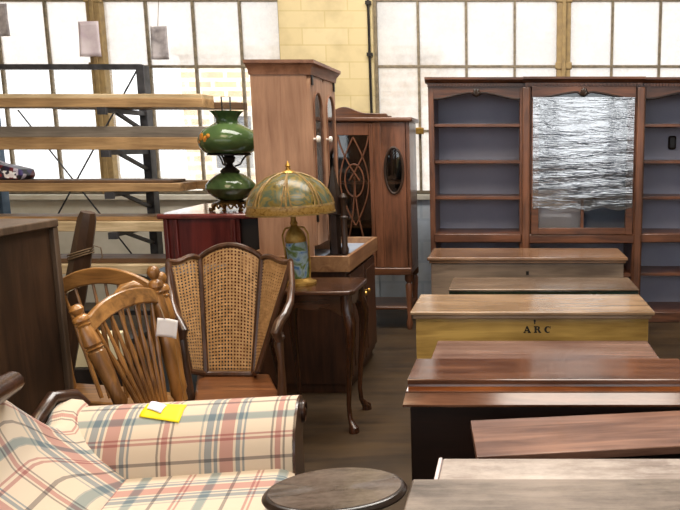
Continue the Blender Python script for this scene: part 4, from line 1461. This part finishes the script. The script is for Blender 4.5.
def letters(parent, x, z, h, y):
    f = lambda a, q_, d_: (x + a * h, d_, z + q_ * h)
    st_ = lambda m_, pts: m_.prism(pts, f, y - 0.002, y + 0.001)
    a = MB()
    st_(a, [(0.08, 0.06), (0.24, 0.06), (0.54, 0.80), (0.44, 1.0)])
    st_(a, [(0.40, 1.0), (0.62, 1.0), (1.04, 0.06), (0.72, 0.06)])
    st_(a, [(0.22, 0.26), (0.78, 0.26), (0.74, 0.40), (0.28, 0.40)])
    st_(a, [(0.0, 0.0), (0.32, 0.0), (0.32, 0.14), (0.0, 0.14)])
    st_(a, [(0.64, 0.0), (1.08, 0.0), (1.08, 0.14), (0.64, 0.14)])
    a.build('letter', M['ink'], parent)
    x += 1.5 * h
    a = MB()
    st_(a, [(0.10, 0), (0.40, 0), (0.40, 1), (0.10, 1)])
    st_(a, [(0.0, 0), (0.46, 0), (0.46, 0.14), (0.0, 0.14)])
    st_(a, [(0.0, 0.86), (0.3, 0.86), (0.3, 1), (0.0, 1)])
    o_ = [(0.34, 1.0)] + [(0.55 + 0.32 * math.sin(PI * k / 10), 0.745 + 0.255 * math.cos(PI * k / 10)) for k in range(11)] + [(0.34, 0.49)]
    i_ = [(0.34, 0.86)] + [(0.50 + 0.10 * math.sin(PI * k / 10), 0.745 + 0.115 * math.cos(PI * k / 10)) for k in range(11)] + [(0.34, 0.63)]
    a.strip(o_, i_, f, y - 0.002, y + 0.001)
    st_(a, [(0.44, 0.54), (0.74, 0.54), (1.04, 0.08), (0.70, 0.08)])
    st_(a, [(0.70, 0.0), (1.08, 0.0), (1.08, 0.14), (0.70, 0.14)])
    a.build('letter', M['ink'], parent)
    x += 1.5 * h
    a = MB()
    rng = [R(48 + 264 * k / 24) for k in range(25)]
    a.strip([(0.5 + 0.5 * math.cos(t_), 0.5 + 0.5 * math.sin(t_)) for t_ in rng], [(0.55 + 0.22 * math.cos(t_), 0.5 + 0.36 * math.sin(t_)) for t_ in rng], f, y - 0.002, y + 0.001)
    st_(a, [(0.82, 0.62), (0.9, 0.62), (0.9, 1.0), (0.82, 1.0)])
    a.build('letter', M['ink'], parent)


letters(c, 0.552, 0.589, 0.034, 0.0255)

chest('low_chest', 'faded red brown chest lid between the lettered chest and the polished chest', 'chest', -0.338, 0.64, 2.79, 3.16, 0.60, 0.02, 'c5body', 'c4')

# polished chest with cove-moulded lid
c = thing('polished_chest', 'polished mahogany chest with a deep cove moulded lid reflecting the windows', 'chest', (-0.375, 2.46, 0))
LW = 1.05
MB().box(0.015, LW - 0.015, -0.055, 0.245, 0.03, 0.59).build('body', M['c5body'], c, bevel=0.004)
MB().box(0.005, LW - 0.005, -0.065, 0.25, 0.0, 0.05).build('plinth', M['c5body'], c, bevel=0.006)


def ring(lv, mb, y_back=0.25, hole=False):
    vs, fs = [], []
    for o_, z in lv:
        so_ = 0.12 * o_
        vs += [(0.0 - so_, 0.0 - o_, z), (LW + so_, 0.0 - o_, z), (LW + so_, y_back, z), (0.0 - so_, y_back, z)]
    fs = [(3, 2, 1, 0), tuple(4 * (len(lv) - 1) + k for k in range(4))]
    for i in range(len(lv) - 1):
        for k in range(4):
            fs.append((4 * i + k, 4 * i + (k + 1) % 4, 4 * i + 4 + (k + 1) % 4, 4 * i + 4 + k))
    return mb.add(vs, fs)


ring([(-0.012, 0.632), (0.0, 0.634), (0.001, 0.650), (-0.002, 0.653)], MB()).build('lid_panel', M['c5'], c)
ring([(0.03, 0.612), (0.01, 0.617), (-0.004, 0.624), (-0.008, 0.634)], MB()).build('cove_moulding', M['c5cove'], c)
ring([(0.068, 0.572), (0.072, 0.576), (0.072, 0.583), (0.03, 0.612), (0.03, 0.615)], MB()).build('lid_skirt', M['c5'], c)

# reddish top, set askew
c = thing('trestle_top_chest', 'reddish brown topped chest standing askew in front of the polished chest', 'chest', (-0.10, 1.985, 0), R(7.0))
MB().box(0.0, 0.80, 0.0, 0.285, 0.546, 0.574).build('lid', M['c6'], c, bevel=0.003)
MB().box(0.03, 0.77, 0.02, 0.265, 0.02, 0.546).build('body', M['c5body'], c, bevel=0.004)
MB().box(0.02, 0.78, 0.01, 0.275, 0.0, 0.06).build('plinth', M['c5body'], c, bevel=0.004)

c = chest('pale_top_chest', 'chest with pale pinkish grey top behind the grey weathered top', 'chest', -0.195, 1.1, 1.615, 1.92, 0.60, 0.022, 'c5body', 'c7', mould=False)
MB().box(-0.012, -0.001, 0.0, 0.305, 0.575, 0.603).build('end_strip', M['sheet'], c, bevel=0.003)
chest('weathered_chest', 'chest with grey weathered boards on top nearest the camera at right', 'chest', -0.237, 1.1, 1.12, 1.595, 0.70, 0.022, 'c5body', 'c8', mould=False)

# ------------------------------------------------------------------ oval occasional table
ov = thing('oval_table', 'small oval pedestal table with worn brown top at the bottom centre', 'table', (-0.486, 1.825, 0), R(7))
MB().lathe([(0.0, 0.531), (0.183, 0.531), (0.194, 0.536), (0.198, 0.543), (0.194, 0.549), (0.190, 0.551), (0.188, 0.554), (0.182, 0.556)], n=64, sy=0.68).build('edge', M['ovaldark'], ov)
MB().lathe([(0.0, 0.5545), (0.179, 0.5545), (0.181, 0.557), (0.179, 0.5585), (0.0, 0.5585)], n=64, sy=0.67).build('top', M['oval'], ov)
MB().lathe([(0.05, 0.53), (0.03, 0.50), (0.022, 0.44), (0.035, 0.36), (0.04, 0.28), (0.024, 0.2), (0.034, 0.14), (0.03, 0.09)], n=24).build('pedestal', M['ovaldark'], ov)
for k in range(4):
    th = PI / 2 * k + 0.7
    c_, s_ = math.cos(th), math.sin(th)
    MB().tube([(0.02 * c_, 0.02 * s_, 0.13), (0.06 * c_, 0.06 * s_, 0.12), (0.09 * c_, 0.09 * s_, 0.06), (0.12 * c_, 0.12 * s_, 0.018), (0.135 * c_, 0.135 * s_, 0.012)], [0.018, 0.018, 0.014, 0.013, 0.012], 8).build('foot', M['ovaldark'], ov)
